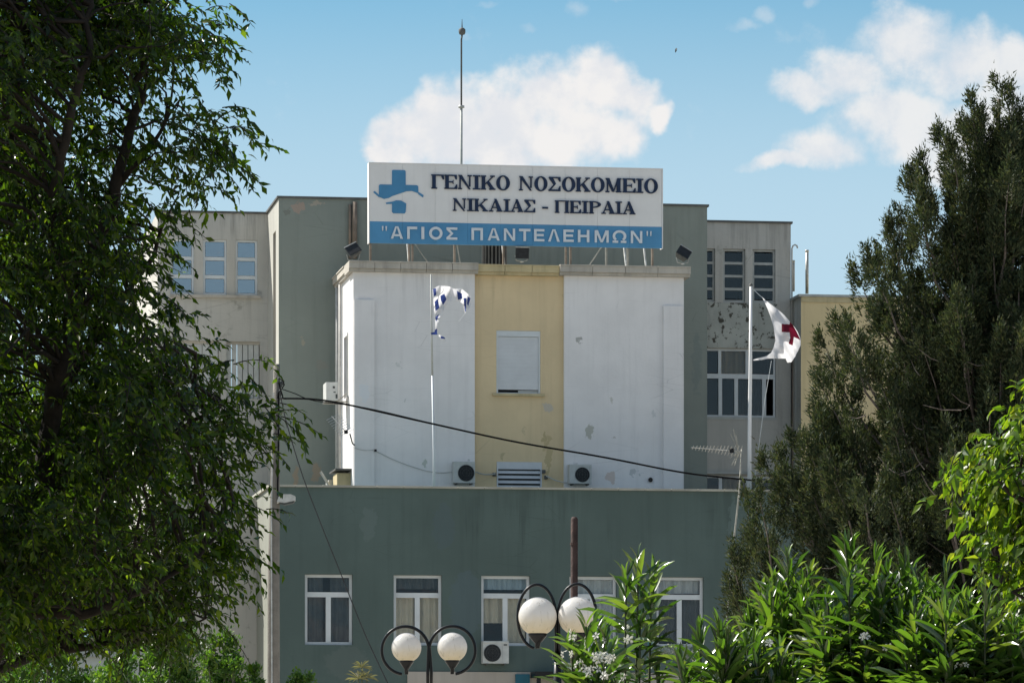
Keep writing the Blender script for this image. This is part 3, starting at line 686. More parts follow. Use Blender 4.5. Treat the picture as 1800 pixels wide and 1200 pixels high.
# small roof vents: things
def vent(px, yb_, yt_, wpx, v, label, m, hook=False):
    u_, z0_ = uz(px, yb_, v); z1_ = zz(px, yt_, v); r = wpx / 2 / 62
    t = thing('vent_pipe', label, 'pipe', Wd(u_, v, z0_), TH)
    pts = [(0, 0, 0), (0, 0, z1_ - z0_)]
    if hook: 
        hgt = z1_ - z0_; pts = [(0, 0, 0), (0, 0, hgt - .12), (.03, 0, hgt - .04), (.09, 0, hgt), (.15, 0, hgt - .03), (.17, 0, hgt - .10)]
    MB().tube(pts, r, 10).build('pipe', m, t, True)
    if not hook: MB().tube([(0, 0, z1_ - z0_ - .05), (0, 0, z1_ - z0_ + .01)], r * 1.15, 10).build('collar', m, t, True)
    return t
vent(1418.5, 516, 440, 6, VY + 3, 'tall pale vent pipe standing on the yellow building roof', M_steel)
vent(1395, 512, 458, 4.5, VW + 1.5, 'short grey vent pipe beside the hooked pipe at the right wing corner', M_pvc)
vent(1392, 600, 430, 3, VW - .15, 'thin pale pipe with hooked top rising along the right wing corner', M_pvc, True)

# ------------------------------------------------------------------ roof sign
VS = -.15
su0, su1 = uu(650, VS), uu(1163.5, VS)
s_top = zz(650, 287.2, VS); s_bot = zz(650, 427, VS); s_mid = zz(650, 389, VS)
SG = thing('roof_sign', 'large white and blue sign with Greek hospital name standing on the roof', 'sign', Wd(0, VS, ct1), TH)
LZ = ct1
def sp(u, z): return (u, z - LZ)
npan = 9
for i in range(npan):                                        # sheet panels with fine joints
    a = su0 + (su1 - su0) * i / npan; b = su0 + (su1 - su0) * (i + 1) / npan - .004
    MB().box(a, b, 0, .06, s_mid + .002 - LZ, s_top - LZ).build('white_panel', M_signw, SG)
    MB().box(a, b, -.004, .06, s_bot - LZ, s_mid - LZ).build('blue_panel', M_signb, SG)
mb = MB().box(su0 - .03, su0 - .002, -.01, .3, s_bot - LZ, s_top - LZ).box(su1 + .002, su1 + .03, -.01, .3, s_bot - LZ, s_top - LZ).box(su0 - .03, su1 + .03, -.01, .3, s_top - LZ + .002, s_top - LZ + .03)
mb.build('frame', M_signw, SG)
for px in (652, 720, 726, 800, 886, 996, 1004, 1067, 1105, 1148):
    u_ = uu(px, VS)
    MB().box(u_ - .028, u_ + .028, .09, .14, -.02, s_top - LZ - .1).build('post', M_post if px % 2 else M_post2, SG)
for (xa, xb) in ((731, 757), (1061, 1036), (806, 812)):
    ua_, ub_ = uu(xa, VS), uu(xb, VS)
    MB().tube([(ua_, .3, s_bot - LZ + .05), (ub_, .25, .0)], .016, 6).build('brace', M_post, SG)
for px in (722, 890, 1105, 1140):
    u_ = uu(px, VS); MB().tube([(u_, .35, 0), (u_, 1.6, s_top - LZ - .6)][::-1], .03, 6).build('back_stay', M_steel, SG)

def ring(cx, cy, rx, ry, tx, ty, a0=0, a1=360, n=28):
    out = []
    for i in range(n):
        p, q = R(a0 + (a1 - a0) * i / n), R(a0 + (a1 - a0) * (i + 1) / n)
        o = [(cx + rx * math.cos(p), cy + ry * math.sin(p)), (cx + rx * math.cos(q), cy + ry * math.sin(q))]
        k = [(cx + (rx - tx) * math.cos(q), cy + (ry - ty) * math.sin(q)), (cx + (rx - tx) * math.cos(p), cy + (ry - ty) * math.sin(p))]
        out.append(o + k)
    return out
def rc(a, b, c, d): return [(a, b), (c, b), (c, d), (a, d)]
def serif(ch, w):
    t, s, e, nn = .25, .085, .06, .10
    if ch == 'Ι': c = w / 2; return [rc(c - t / 2, s, c + t / 2, 1 - s), rc(0, 0, w, s), rc(0, 1 - s, w, 1)]
    if ch == 'Γ': return [rc(e, s, e + t, 1 - s), rc(0, 0, 2 * e + t + .04, s), rc(0, 1 - s, w, 1), [(w - .07, .66), (w, .66), (w, 1 - s), (w - .2, 1 - s)]]
    if ch == 'Ε': return [rc(e, s, e + t, 1 - s), rc(0, 0, w, s), rc(0, 1 - s, w - .03, 1), [(w - .1, .68), (w - .03, .68), (w - .03, 1 - s), (w - .22, 1 - s)], [(w - .07, .33), (w, .33), (w, s), (w - .22, s)], rc(e + t, .46, w - .34, .54), [(w - .34, .44), (w - .27, .34), (w - .27, .66), (w - .34, .56)]]
    if ch == 'Ν': return [rc(.09, s, .09 + nn, 1 - s), rc(0, 0, .28, s), rc(w - .19, .2, w - .09, 1 - s), rc(w - .3, 1 - s, w, 1), [(0, 1), (.26, 1), (w - .09, 0), (w - .2, 0)]]
    if ch == 'Κ': return [rc(e, s, e + t, 1 - s), rc(0, 0, 2 * e + t, s), rc(0, 1 - s, 2 * e + t, 1), [(e + t, .34), (w - .24, 1 - s), (w - .11, 1 - s), (e + t, .46)], [(e + t + .08, .50), (e + t + .24, .64), (w - .06, s), (w - .33, s)], rc(w - .34, 1 - s, w - .02, 1), rc(w - .42, 0, w + .02, s)]
    if ch == 'Ο': return ring(w / 2, .5, w / 2, .53, .25, .08)
    if ch == 'Σ': return [rc(.02, 1 - s, w, 1), [(w - .08, .68), (w, .68), (w, 1 - s), (w - .2, 1 - s)], rc(0, 0, w, s + .03), [(w - .07, .36), (w, .36), (w, s), (w - .2, s)], [(.02, 1 - s), (.32, 1 - s), (w * .62, .52), (w * .42, .46)], [(0, s), (.16, s), (w * .6, .5), (w * .47, .52)]]
    if ch == 'Μ': return [rc(.09, s, .09 + nn, 1 - s), rc(0, 0, .28, s), rc(w - .09 - t, s, w - .07, 1 - s), rc(w - .4, 0, w, s), rc(w - .3, 1 - s, w, 1), [(0, 1), (.28, 1), (w * .56, .04), (w * .42, .04)], [(w * .48, .04), (w * .54, .04), (w - .2, 1), (w - .3, 1)]]
    if ch == 'Α': return [[(w * .10, s), (w * .2, s), (w * .52, .96), (w * .46, 1)], [(w * .40, 1.02), (w * .56, 1.02), (w * .95, s), (w * .64, s)], rc(w * .24, .29, w * .72, .37), rc(0, 0, w * .33, s), rc(w * .56, 0, w, s)]
    if ch == 'Π': return [rc(e, s, e + t, 1 - s), rc(w - e - t, s, w - e, 1 - s), rc(0, 0, 2 * e + t, s), rc(w - 2 * e - t, 0, w, s), rc(0, 1 - s, w, 1)]
    if ch == 'Ρ': return [rc(e, s, e + t, 1 - s), rc(0, 0, 2 * e + t, s), rc(0, 1 - s, e + t, 1)] + ring(e + t - .02, .73, w - e - t + .02, .27, .24, .085, -90, 90, 14)
    if ch == '-': return [rc(0, .32, w, .46)]
def sans(ch, w):
    b = .205
    d = {'Ι': [rc(0, 0, w, 1)], 'Γ': [rc(0, 0, b, 1), rc(b, 1 - b, w, 1)], 'Π': [rc(0, 0, b, 1), rc(w - b, 0, w, 1), rc(b, 1 - b, w - b, 1)],
         'Τ': [rc(0, 1 - b, w, 1), rc(w / 2 - b / 2, 0, w / 2 + b / 2, 1 - b)], 'Ε': [rc(0, 0, b, 1), rc(b, 0, w, b * .9), rc(b, 1 - b * .9, w, 1), rc(b, .42, w - .06, .60)],
         'Η': [rc(0, 0, b, 1), rc(w - b, 0, w, 1), rc(b, .41, w - b, .59)],
         'Α': [[(0, 0), (b, 0), (w / 2 + .02, 1), (w / 2 - .12, 1)], [(w, 0), (w - b, 0), (w / 2 - .02, 1), (w / 2 + .12, 1)], rc(w * .26, .2, w * .74, .36)],
         'Λ': [[(0, 0), (b, 0), (w / 2 + .02, 1), (w / 2 - .12, 1)], [(w, 0), (w - b, 0), (w / 2 - .02, 1), (w / 2 + .12, 1)]],
         'Ν': [rc(0, 0, b * .9, 1), rc(w - b * .9, 0, w, 1), [(0, 1), (b, 1), (w, 0), (w - b, 0)]],
         'Μ': [rc(0, 0, b * .9, 1), rc(w - b * .9, 0, w, 1), [(.02, 1), (b + .06, 1), (w / 2 + .08, .0), (w / 2 - .08, 0)], [(w - .02, 1), (w - b - .06, 1), (w / 2 - .08, 0), (w / 2 + .08, 0)]],
         'Σ': [rc(0, 1 - b * .9, w, 1), rc(0, 0, w, b * .9), [(0, 1 - b * .9), (.26, 1 - b * .9), (w * .64, .5), (w * .38, .5)], [(0, b * .9), (.26, b * .9), (w * .64, .5), (w * .38, .5)]],
         'Ο': ring(w / 2, .5, w / 2, .53, .215, .2), 'Ω': ring(w / 2, .55, w / 2, .48, .21, .19, -52, 232, 24) + [rc(0, 0, w * .40, .17), rc(w * .6, 0, w, .17)],
         '"': [[(0, 1), (.13, 1), (.10, .62), (.03, .62)], [(w - .13, 1), (w, 1), (w - .03, .62), (w - .10, .62)]]}
    return d[ch]
def letters(seq, style, x_ref, y_top, y_bot, m, depth, off):
    zt, zb_ = zz(x_ref, y_top, VS), zz(x_ref, y_bot, VS); h = zt - zb_
    for (ch, a, b) in seq:
        ua_, ub_ = uu(a, VS), uu(b, VS); w_ = (ub_ - ua_) / h
        mb = MB()
        for i, poly in enumerate(style(ch, w_)):
            mb.prism([(ua_ + x * h, zb_ + y * h - LZ) for x, y in poly], -off - depth - .0007 * (i % 9), -off)
        mb.build('letter', m, SG)
letters([('Γ', 758, 780), ('Ε', 781, 803.5), ('Ν', 805, 829), ('Ι', 831, 844), ('Κ', 845, 870), ('Ο', 872, 896), ('Ν', 912, 936.5), ('Ο', 939, 962), ('Σ', 964, 985), ('Ο', 987.5, 1011), ('Κ', 1012, 1037), ('Ο', 1038.5, 1062.5), ('Μ', 1064, 1092), ('Ε', 1094, 1117), ('Ι', 1118, 1130.5), ('Ο', 1132, 1156)], serif, 758, 307, 332, M_navy, .05, .003)
letters([('Ν', 796, 819), ('Ι', 821, 832.5), ('Κ', 833.5, 857), ('Α', 859, 883), ('Ι', 885, 896.5), ('Α', 897, 919.5), ('Σ', 921, 940.5), ('-', 953, 963), ('Π', 975, 1000), ('Ε', 1001.5, 1021), ('Ι', 1022.5, 1034), ('Ρ', 1035.5, 1056), ('Α', 1057, 1080.5), ('Ι', 1081.5, 1093), ('Α', 1094, 1116.5)], serif, 796, 349, 371, M_navy, .05, .003)
letters([('"', 671, 680), ('Α', 686.5, 708), ('Γ', 715.5, 733), ('Ι', 740.5, 745.5), ('Ο', 754, 777.5), ('Σ', 784.5, 803.5), ('Π', 828.5, 848.5), ('Α', 857, 878), ('Ν', 885.5, 905), ('Τ', 912, 932), ('Ε', 938.5, 956.5), ('Λ', 963, 983.5), ('Ε', 990, 1008), ('Η', 1015.5, 1035.5), ('Μ', 1045, 1069.5), ('Ω', 1076.5, 1100.5), ('Ν', 1108.5, 1128.5), ('"', 1136, 1145)], sans, 686, 398, 419.5, M_lett, .045, .006)
logo = [[(689, 300), (691, 299), (711, 299.5), (713, 301), (713, 337), (689, 345)], [(666, 326), (668, 324.5), (689, 325), (689, 345), (684, 348), (675, 350), (666, 346)], [(713, 325.5), (733, 326), (735, 328), (735.5, 340), (724, 336), (713, 336.5)],
        [(656, 338), (658.5, 336), (666, 343), (666, 347)], [(735, 337.5), (744.5, 343.5), (743.5, 347.5), (735, 341.5)], [(689, 355), (696, 352.5), (705, 353), (714, 358), (713, 373), (711, 375.5), (691, 375), (689, 373)], [(678, 356.5), (689, 355), (689, 358.5), (679, 359)]]
mb = MB()
for i, poly in enumerate(logo):
    q = [(uz(x, y, VS)[0], uz(x, y, VS)[1] - LZ) for x, y in poly]
    mb.prism(q, -.02 - .001 * i, -.001)
mb.build('cross_logo', M_logo, SG)

# ------------------------------------------------------------------ things on the roofs
def floodlight(px, py, v, label, tilt, turn, s=1.0):
    u_, z_ = uz(px, py, v)
    t = thing('floodlight', label, 'floodlight', Wd(u_, v, z_), TH, 'floodlights on the cornice')
    Mx = Matrix.Rotation(turn, 4, 'Y') @ Matrix.Rotation(R(turn * -12), 4, 'Z') @ Matrix.Rotation(tilt, 4, 'X')
    def bx(name, x0, x1, y0, y1, z0, z1, m, tap=0.0):
        mb = MB().box(x0, x1, y0, y1, z0, z1)
        vs = []
        for i, q in enumerate(mb.v):
            q = Vector(q)
            if tap and q.y > (y0 + y1) / 2: q.x *= 1 - tap; q.z = (z0 + z1) / 2 + (q.z - (z0 + z1) / 2) * (1 - tap)
            vs.append(tuple((Mx @ (q * s)) + Vector((0, 0, .22 * s + .06))))
        mb.v = vs
        return mb.build(name, m, t)
    bx('housing', -.2, .2, -.12, .14, -.17, .17, M_blackcase, .35)
    bx('glass', -.18, .18, -.135, -.123, -.15, .15, M_acdark)
    bx('rim', -.205, .205, -.15, -.136, .15, .175, M_steel)
    mb = MB(); a = .19 * s
    mb.tube([(-a, 0, .2 * s), (-a * .8, 0, .05), (0, 0, .02), (a * .8, 0, .05), (a, 0, .2 * s)], .014, 6)
    mb.tube([(0, 0, 0), (0, 0, .03)], .05, 8)
    mb.build('bracket', M_steel, t)
    return t
floodlight(621, 459.5, -.15, 'floodlight on the cornice at the left end of the roof sign', R(-30), R(-28), .95)
floodlight(917, 461, -.1, 'floodlight on the middle yellow cornice under the roof sign', R(12), R(0), .95)
floodlight(1200, 464.5, -.1, 'floodlight on the cornice at the right end of the roof sign', R(-30), R(32), .95)

# lightning mast on the tower roof
vm = 7.0
u_, z_ = uz(811, 287, vm)
t = thing('lightning_mast', 'tall thin steel lightning mast rising behind the roof sign', 'mast', Wd(u_, vm, tz), TH)
def mh(py): return zz(811, py, vm) - tz
MB().tube([(0, 0, -.02), (0, 0, mh(188))], .036, 8).build('lower_pole', M_gframe, t, True)
MB().tube([(0, 0, mh(188)), (0.0, 0, mh(70)), (0.02, 0, mh(62))], .026, 8).build('upper_pole', M_darkcop, t, True)
MB().tube([(0, 0, mh(190)), (0, 0, mh(186))], .09, 8).build('joint_collar', M_steel, t, True)
MB().lathe([(.02, 0), (.08, .02), (.1, .08), (.1, .16), (.06, .2), (.01, .22)], 12, (0.02, 0, mh(62))).build('lightning_head', M_darkcop, t, True)
MB().tube([(0.02, 0, mh(62) + .2), (0.02, 0, mh(34))], [.02, .006], 6).build('tip', M_darkcop, t)

def ac_unit(px0, px1, py0, py1, v, label, side=1, dep=.32):
    u0, z0 = uz(px0, py1, v); u1, z1 = uz(px1, py0, v)
    w_, h_ = u1 - u0, z1 - z0
    t = thing('air_conditioner', label, 'air conditioner', Wd(u0, v, z0), TH, 'air conditioner outdoor units on the hospital walls')
    MB().box(0, w_, 0, dep, 0, h_).build('casing', M_ac, t)
    MB().box(0.01, w_ - .01, -.012, -.001, h_ * .9, h_ * .97).build('top_trim', M_ac, t)
    cx = w_ * .36 if side > 0 else w_ * .58
    r = h_ * .38
    mb = MB()
    P = [(cx + r * math.cos(a) * (1 if abs(math.cos(a)) < 2 else 1), h_ * .46 + r * math.sin(a)) for a in [2 * math.pi * k / 28 for k in range(28)]]
    mb.prism(P, -.012, -.001); g_ = mb.build('fan_grille', M_acdark, t)
    mb = MB()
    for k in (1., .72, .45):
        q = [(cx + r * k * math.cos(a), -.02, h_ * .46 + r * k * math.sin(a)) for a in [2 * math.pi * i / 24 for i in range(25)]]
        mb.tube(q, .006, 4)
    for k in range(8):
        a = math.pi * k / 4; mb.tube([(cx, -.02, h_ * .46), (cx + r * math.cos(a), -.02, h_ * .46 + r * math.sin(a))], .004, 4)
    mb.build('wire_guard', M_blackcase, g_)
    MB().box(w_ * .74 if side > 0 else w_ * .9, (w_ * .74 if side > 0 else w_ * .9) + .008, -.006, -.001, 0.02, h_ * .9).build('panel_seam', M_gframe, t)
    if side > 0: MB().box(w_ * .80, w_ * .93, -.006, -.001, h_ * .80, h_ * .86).build('badge', M_blackcase, t)
    for f in (.15, .85):
        MB().box(w_ * f - .02, w_ * f + .02, -.02, dep + .2, -.04, -.003).build('bracket', M_darkcop, t)
    return t
ac_unit(797.5, 835, 811, 848, -.34, 'air conditioner unit hung on white wall left of the louvred window', -1)
ac_unit(1001, 1040, 816, 849, -.34, 'air conditioner unit hung on white wall right of the louvred window', -1)
ac_unit(849, 894.5, 1126, 1165, VF - .36, 'air conditioner unit under the middle window of the teal front block', 1)
# unit on the side wall, seen from its end
va = 1.2
u0, z0 = uz(573.5, 705, va); u1, z1 = uz(594, 671.5, va)
t = thing('air_conditioner', 'air conditioner unit seen end-on beside the white block side wall', 'air conditioner', Wd(u0, va, z0), TH, 'air conditioner outdoor units on the hospital walls')
MB().box(0, u1 - u0, 0, .8, .03, z1 - z0).build('casing', M_ac, t)
MB().box(.18, .24, -.008, -.001, .36, .42).box(.26, .31, -.008, -.001, .08, .2).box(.2, .26, -.008, -.001, .24, .27).build('valve_cover', M_blackcase, t)
MB().tube([(-.02, .1, 0), (cu0 - u0, .1, 0)], .022, 6).tube([(cu0 - u0, .1, .25), (.3, .1, 0)], .018, 6).tube([(-.02, .7, 0), (cu0 - u0, .7, 0)], .022, 6).build('bracket', M_cornice, t)
# white downpipes and ledge on the side wall
for px, vv, r in ((598, 3.3, .05), (603, 2.6, .035)):
    MB().tube([(cu0 - .08, vv, fz), (cu0 - .08, vv, ct0 - .1)], r, 8).build('downpipe', M_pvc, H, True)
MB().box(cu0 - .45, cu0 - .003, .35, 1.9, zz(607, 829, 1), zz(607, 826, 1)).build('side_ledge', M_darkcop, H)
MB().tube([(cu0 - .75, 1.4, zz(592, 827, 1)), (cu0 - .5, 1.4, zz(597, 852, 1))], .04, 6).build('ledge_strut', M_pvc, H)
MB().box(cu0 - .38, cu0 - .003, .6, 1.6, fz - .3, zz(607, 833, 1)).build('side_niche', M_corn_y, H)
MB().box(uu(578, 1.6), uu(596, 1.6), 1.6, 2.4, fz - .3, zz(588, 843, 1.6)).build('roof_box', M_gframe, H)
# round vent hole, junction box and thin wall wires
MB().lathe([(0.001, 0), (.06, 0), (.065, .02)], 14).build('vent_hole', M_black, H, loc=(uu(1143, 0), -.03, zz(1143, 843, 0))).rotation_euler = (R(90), 0, 0)
MB().box(uu(657, 0), uu(661, 0), -.16, -.093, zz(659, 794, 0), zz(659, 790, 0)).build('junction_box', M_black, H)
def wallwire(pts, v, r, label, m=M_gframe):
    P = []
    for i in range(len(pts) - 1):
        for k in range(6):
            f = k / 6; x = pts[i][0] * (1 - f) + pts[i + 1][0] * f; y = pts[i][1] * (1 - f) + pts[i + 1][1] * f
            y += 3.0 * math.sin(f * math.pi); u_, z_ = uz(x, y, v); P.append((u_, v, z_))
    u_, z_ = uz(pts[-1][0], pts[-1][1], v); P.append((u_, v, z_))
    o = MB().tube(P, r, 5).build('wall_wire', m, H); return o
wallwire([(621, 786), (658, 790)], -.105, .006, '')
wallwire([(660, 792), (745, 826), (797, 829)], -.02, .008, '')
wallwire([(836, 829), (871, 832)], -.02, .016, '')
wallwire([(960, 836), (1001, 848)], -.02, .014, '', M_ac)

# yagi antennas
def yagi(name, A, B, mast, n, l0, l1, label, cross, m_el, bracket=None):
    t = thing('tv_antenna', label, 'antenna', A)
    A0 = Vector(A); L = lambda p: Vector(p) - A0
    A_, B_ = L(A), L(B)
    MB().tube([A_, B_], .012, 6).build('boom', m_el, t)
    c = Vector(cross).normalized()
    for i in range(n):
        f = (i + .5) / n; p = A_.lerp(B_, f); l = (l0 * (1 - f) + l1 * f) / 2
        MB().tube([p - c * l, p + c * l], .007, 5).build('element', m_el, t)
    MB().box(-.05, .05, -.04, .04, -.05, .05).build('connector_box', M_black, t, loc=A_.lerp(B_, bracket or .85))
    MB().tube([L(q) for q in mast], .020, 8).build('mast', M_darkcop if name == 'l' else M_post, t, True)
    return t
Yl = BY - 2.2
yagi('l', at(583, 731, Yl), at(611, 762, Yl), [at(615, 762, Yl), at(619.5, 779, Yl), tuple(Wd(cu0 + .02, -.05, zz(620, 782, 0)))], 9, .42, .5, 'tv antenna with bright elements bracketed to the white block corner', (.85, .6, .5), M_alu, .9)
Yr = 104.0
t = yagi('r', at(1215, 786, Yr), at(1304, 793, Yr), [at(1304, 789, Yr), at(1300, 860, Yr), at(1291, 940, Yr), at(1280, 1060, Yr), at(1272, 1190, Yr), at(1262, HY + CZ / Yr * F, Yr)], 15, .12, .42, 'tv antenna on a thin leaning mast in front of the right wing', (.25, -.8, .6), M_steel, .8)
mb = MB()
for k in range(7):
    a = R(-60 + 20 * k); o_ = at(1298, 792, Yr) - at(1215, 786, Yr)
    mb.tube([o_, o_ + Vector((-.12 - .1 * math.sin(a), -.1 * k / 7, .5 * math.cos(a) * (1 if k % 2 else -.7)))], .008, 4)
mb.build('reflector', M_post, t)

# ------------------------------------------------------------------ flagpoles and flags
def inside(x, y, poly):
    r = False; j = len(poly) - 1
    for i in range(len(poly)):
        (xi, yi), (xj, yj) = poly[i], poly[j]
        if (yi > y) != (yj > y) and x < (xj - xi) * (y - yi) / (yj - yi) + xi: r = not r
        j = i
    return r
def cloth(outlines, colour, Y, amp, org, step=.5, fold=(.16, .10)):
    """cloth cut to an irregular outline with folds in depth; colour(x, y) picks the printed field"""
    mb = MB(); idx = {}
    xs = [p[0] for o in outlines for p in o]; ys = [p[1] for o in outlines for p in o]
    def vert(i, j):
        if (i, j) in idx: return idx[(i, j)]
        x, y = min(xs) + i * step, min(ys) + j * step
        d = amp * (math.sin(x * fold[0] + y * fold[1]) + .4 * math.sin(x * .27 - y * .17 + 1))
        p = at(x, y, Y + d) - org; mb.v.append(tuple(p)); idx[(i, j)] = len(mb.v) - 1; return idx[(i, j)]
    for i in range(int((max(xs) - min(xs)) / step) + 1):
        for j in range(int((max(ys) - min(ys)) / step) + 1):
            x, y = min(xs) + (i + .5) * step, min(ys) + (j + .5) * step
            if any(inside(x, y, o) for o in outlines):
                mb.f.append((vert(i, j + 1), vert(i + 1, j + 1), vert(i + 1, j), vert(i, j))); mb.m.append(colour(x, y))
    return mb
YP = BY - 4.0
base = at(763, 858, YP); base.z = fz - .35
top = at(757.5, 482, YP)
t = thing('flagpole', 'thin leaning flagpole with the torn blue and white flag, before the white wall', 'flagpole', base, 0, 'flagpoles on the front block roof')
MB().tube([(0, 0, 0), at(763, 800, YP) - base, at(760, 660, YP) - base], [.038, .034, .029], 10).build('lower_pole', M_frame, t, True)
MB().tube([at(760, 660, YP) - base, top - base], [.026, .018], 8).build('upper_pole', M_gframe, t, True)
MB().tube([at(764, 510, YP - .08) - base, at(765, 588, YP - .08) - base], .005, 4).build('halyard', M_frame, t)
fl = thing('greek_flag', 'torn blue and white striped flag flying from the left flagpole', 'flag', at(761, 507, YP))
og = at(761, 507, YP)
gA = [(760, 507), (766, 505), (770, 502.5), (775, 502), (790, 503.5), (800, 508), (804, 507.5), (811, 507), (818, 513), (827, 520), (829.5, 529), (826, 540), (820, 549), (817.5, 550), (815, 541), (813, 533), (808, 530), (802, 529), (799, 521), (796, 519), (795, 525), (791, 531), (783, 537), (777, 552), (771, 566), (767.5, 568), (765, 560), (763, 545), (761.5, 525)]
gC = [(757, 585), (764, 583), (764.5, 578), (768, 582), (768.5, 586), (774, 589), (783, 593.5), (785, 599), (779, 600.5), (774, 593), (768, 588), (758, 588)]
gT = [(817.5, 549), (819, 549), (813, 558), (805, 566.5), (812, 556)]
blue = [[(761, 508), (766.5, 506.5), (767, 518), (762.5, 521)], [(764, 530), (769.5, 525), (772.5, 541), (765.5, 547)], [(774, 520), (781, 516), (785, 526), (779, 536), (775, 528)], [(765, 557), (771.5, 552), (769, 561), (766.5, 565)],
        [(803, 511), (812, 516), (812.5, 525), (805, 527)], [(815, 524), (820, 524), (819, 549), (817, 546)], [(822, 521), (827, 524), (823, 538), (821, 534)],
        [(757, 584), (769, 577), (769, 588), (757, 589)], [(774, 590), (781, 592), (783, 595.5), (775, 595)]]
f_ = lambda x, y: 1 if any(inside(x, y, b) for b in blue) else 0
cloth([gA, [(764.5, 556), (769, 556), (768.3, 583), (765.2, 583)]], f_, YP - .1, .13, og).build('flag_cloth', [M_flagw, M_flagb], fl, True)
cloth([gC], f_, YP - .1, .05, og, .4).build('torn_strip', [M_flagw, M_flagb], fl, True)
cloth([gT], f_, YP - .1, .05, og, .4).build('loose_thread', [M_flagw, M_flagb], fl, True)

YQ = BY - 3.0
base = at(1317.5, 862, YQ); base.z = fz - .35
top = at(1320, 503, YQ)
t = thing('flagpole', 'white flagpole carrying the red cross flag, before the right wing', 'flagpole', base, 0, 'flagpoles on the front block roof')
MB().tube([(0, 0, 0), at(1317.5, 760, YQ) - base, at(1319, 650, YQ) - base, top - base], [.06, .052, .048, .036], 12).build('pole', M_signw, t, True)
MB().lathe([(.04, 0), (.05, .03), (.03, .07), (.002, .08)], 10, top - base).build('finial', M_darkcop, t, True)
MB().tube([at(1321, 506, YQ - .05) - base, at(1341, 524, YQ - .1) - base], .008, 4).tube([at(1356, 634, YQ - .1) - base, at(1345, 700, YQ - .05) - base, at(1327, 835, YQ - .05) - base], .006, 4).build('halyard', M_frame, t)
og = at(1341, 524, YQ - .1)
fl = thing('red_cross_flag', 'white flag with a dark red cross billowing from the right flagpole', 'flag', og)
rO = [(1339.5, 522), (1346, 528), (1354, 534), (1366, 543), (1376, 551), (1386, 562), (1396, 574), (1402, 583), (1407.5, 596), (1407.5, 606), (1403, 616), (1398, 626), (1391, 636.5), (1384, 637), (1381, 630), (1370, 630), (1350, 630), (1338, 632.5), (1324, 633.5), (1323, 632), (1336, 628.5), (1348, 625.5), (1356, 619), (1360, 610), (1363, 598), (1360, 575), (1355, 558), (1349, 542)]
red = [[(1374, 569), (1388, 570), (1388.5, 564.5), (1392, 568), (1400, 582), (1407, 597), (1406, 597), (1395.5, 592), (1393.5, 607), (1386, 604), (1389, 594), (1388, 584), (1374, 583.5)]]
f_ = lambda x, y: 1 if any(inside(x, y, b) for b in red) else 0
cloth([rO], f_, YQ - .1, .16, og, .5, (.10, .03)).build('flag_cloth', [M_flagw, M_flagr], fl, True)

# ------------------------------------------------------------------ utility pole, lamp, cables
YU = 80.0
pb = at(481, HY + CZ / YU * F, YU)
t = thing('utility_pole', 'tapered concrete utility pole at the edge of the left tree', 'pole', pb)
MB().tube([(0, 0, 0), at(481, 1000, YU) - pb, at(483.5, 860, YU) - pb, at(486.5, 640, YU) - pb], [.125, .105, .085, .055], 14).build('shaft', M_conc, t, True)
MB().tube([at(478, 1200, YU - .12) - pb, at(477, 900, YU - .12) - pb, at(481, 690, YU - .1) - pb], .014, 6).build('conduit', M_steel, t)
MB().tube([at(488, 870, YU - .1) - pb, at(489.5, 780, YU - .1) - pb, at(490, 690, YU - .1) - pb], .016, 6).build('riser_cable', M_cable, t)
for (x, y) in ((490, 668), (494, 676), (493, 690), (497, 672)):
    MB().lathe([(.005, -.05), (.03, -.04), (.02, -.01), (.03, .01), (.015, .05), (.004, .055)], 8, at(x, y, YU - .1) - pb).build('insulator', M_blackcase, t, True)
MB().tube([at(x, y, YU - .12) - pb for x, y in ((489, 665), (497, 668), (500, 676), (495, 684), (489, 690), (488, 700))], .010, 5).tube([at(x, y, YU - .12) - pb for x, y in ((490, 672), (493, 684), (497, 696), (497, 700))], .012, 5).build('jumper_wire', M_cable, t)
MB().tube([at(486, 702, YU) - pb, at(498, 700, YU) - pb], .02, 6).build('cable_hook', M_darkcop, t)
# street lamp head
hp_ = at(488, 884, YU - .06)
t = thing('street_light', 'small grey street light head clamped to the concrete utility pole', 'street light', hp_)
mb = MB()
A = [(-.01, .02), (.02, .10), (.07, .155), (.24, .15), (.31, .12), (.31, .04), (.12, .0)]
mb.prism(A, -.11, .11); mb.build('housing', M_steel, t)
MB().prism([(.03, -.002), (.3, .035), (.28, .0), (.12, -.035)], -.09, .09).build('lens', M_blackcase, t)
MB().tube([(-.05, 0, -.16), (-.02, 0, .0), (.06, 0, .04)], .02, 6).build('arm', M_steel, t)
def catenary(pts, Ys, r, name, label, n=30, sag=0.0, thick=None):
    P = []
    for i in range(n + 1):
        f = i / n; k = f * (len(pts) - 1); a = min(int(k), len(pts) - 2); q = k - a
        p0, p1 = pts[max(a - 1, 0)], pts[a]; p2, p3 = pts[a + 1], pts[min(a + 2, len(pts) - 1)]
        c = [0.5 * ((2 * p1[d]) + (-p0[d] + p2[d]) * q + (2 * p0[d] - 5 * p1[d] + 4 * p2[d] - p3[d]) * q * q + (-p0[d] + 3 * p1[d] - 3 * p2[d] + p3[d]) * q ** 3) for d in (0, 1)]
        P.append(at(c[0], c[1], Ys[0] + (Ys[1] - Ys[0]) * f))
    o0 = P[0]
    o = MB().tube([p - o0 for p in P], r, 6).build(name, M_cable, None, True); o.location = o0
    return tag(o, label, 'cable')
catenary([(497, 700), (580, 705), (740, 740), (900, 775), (1060, 803), (1200, 830), (1305, 842), (1460, 856), (1620, 862)], (YU, 88), .018, 'overhead_cable', 'thick black cable sagging from the utility pole across the white facade', 60)
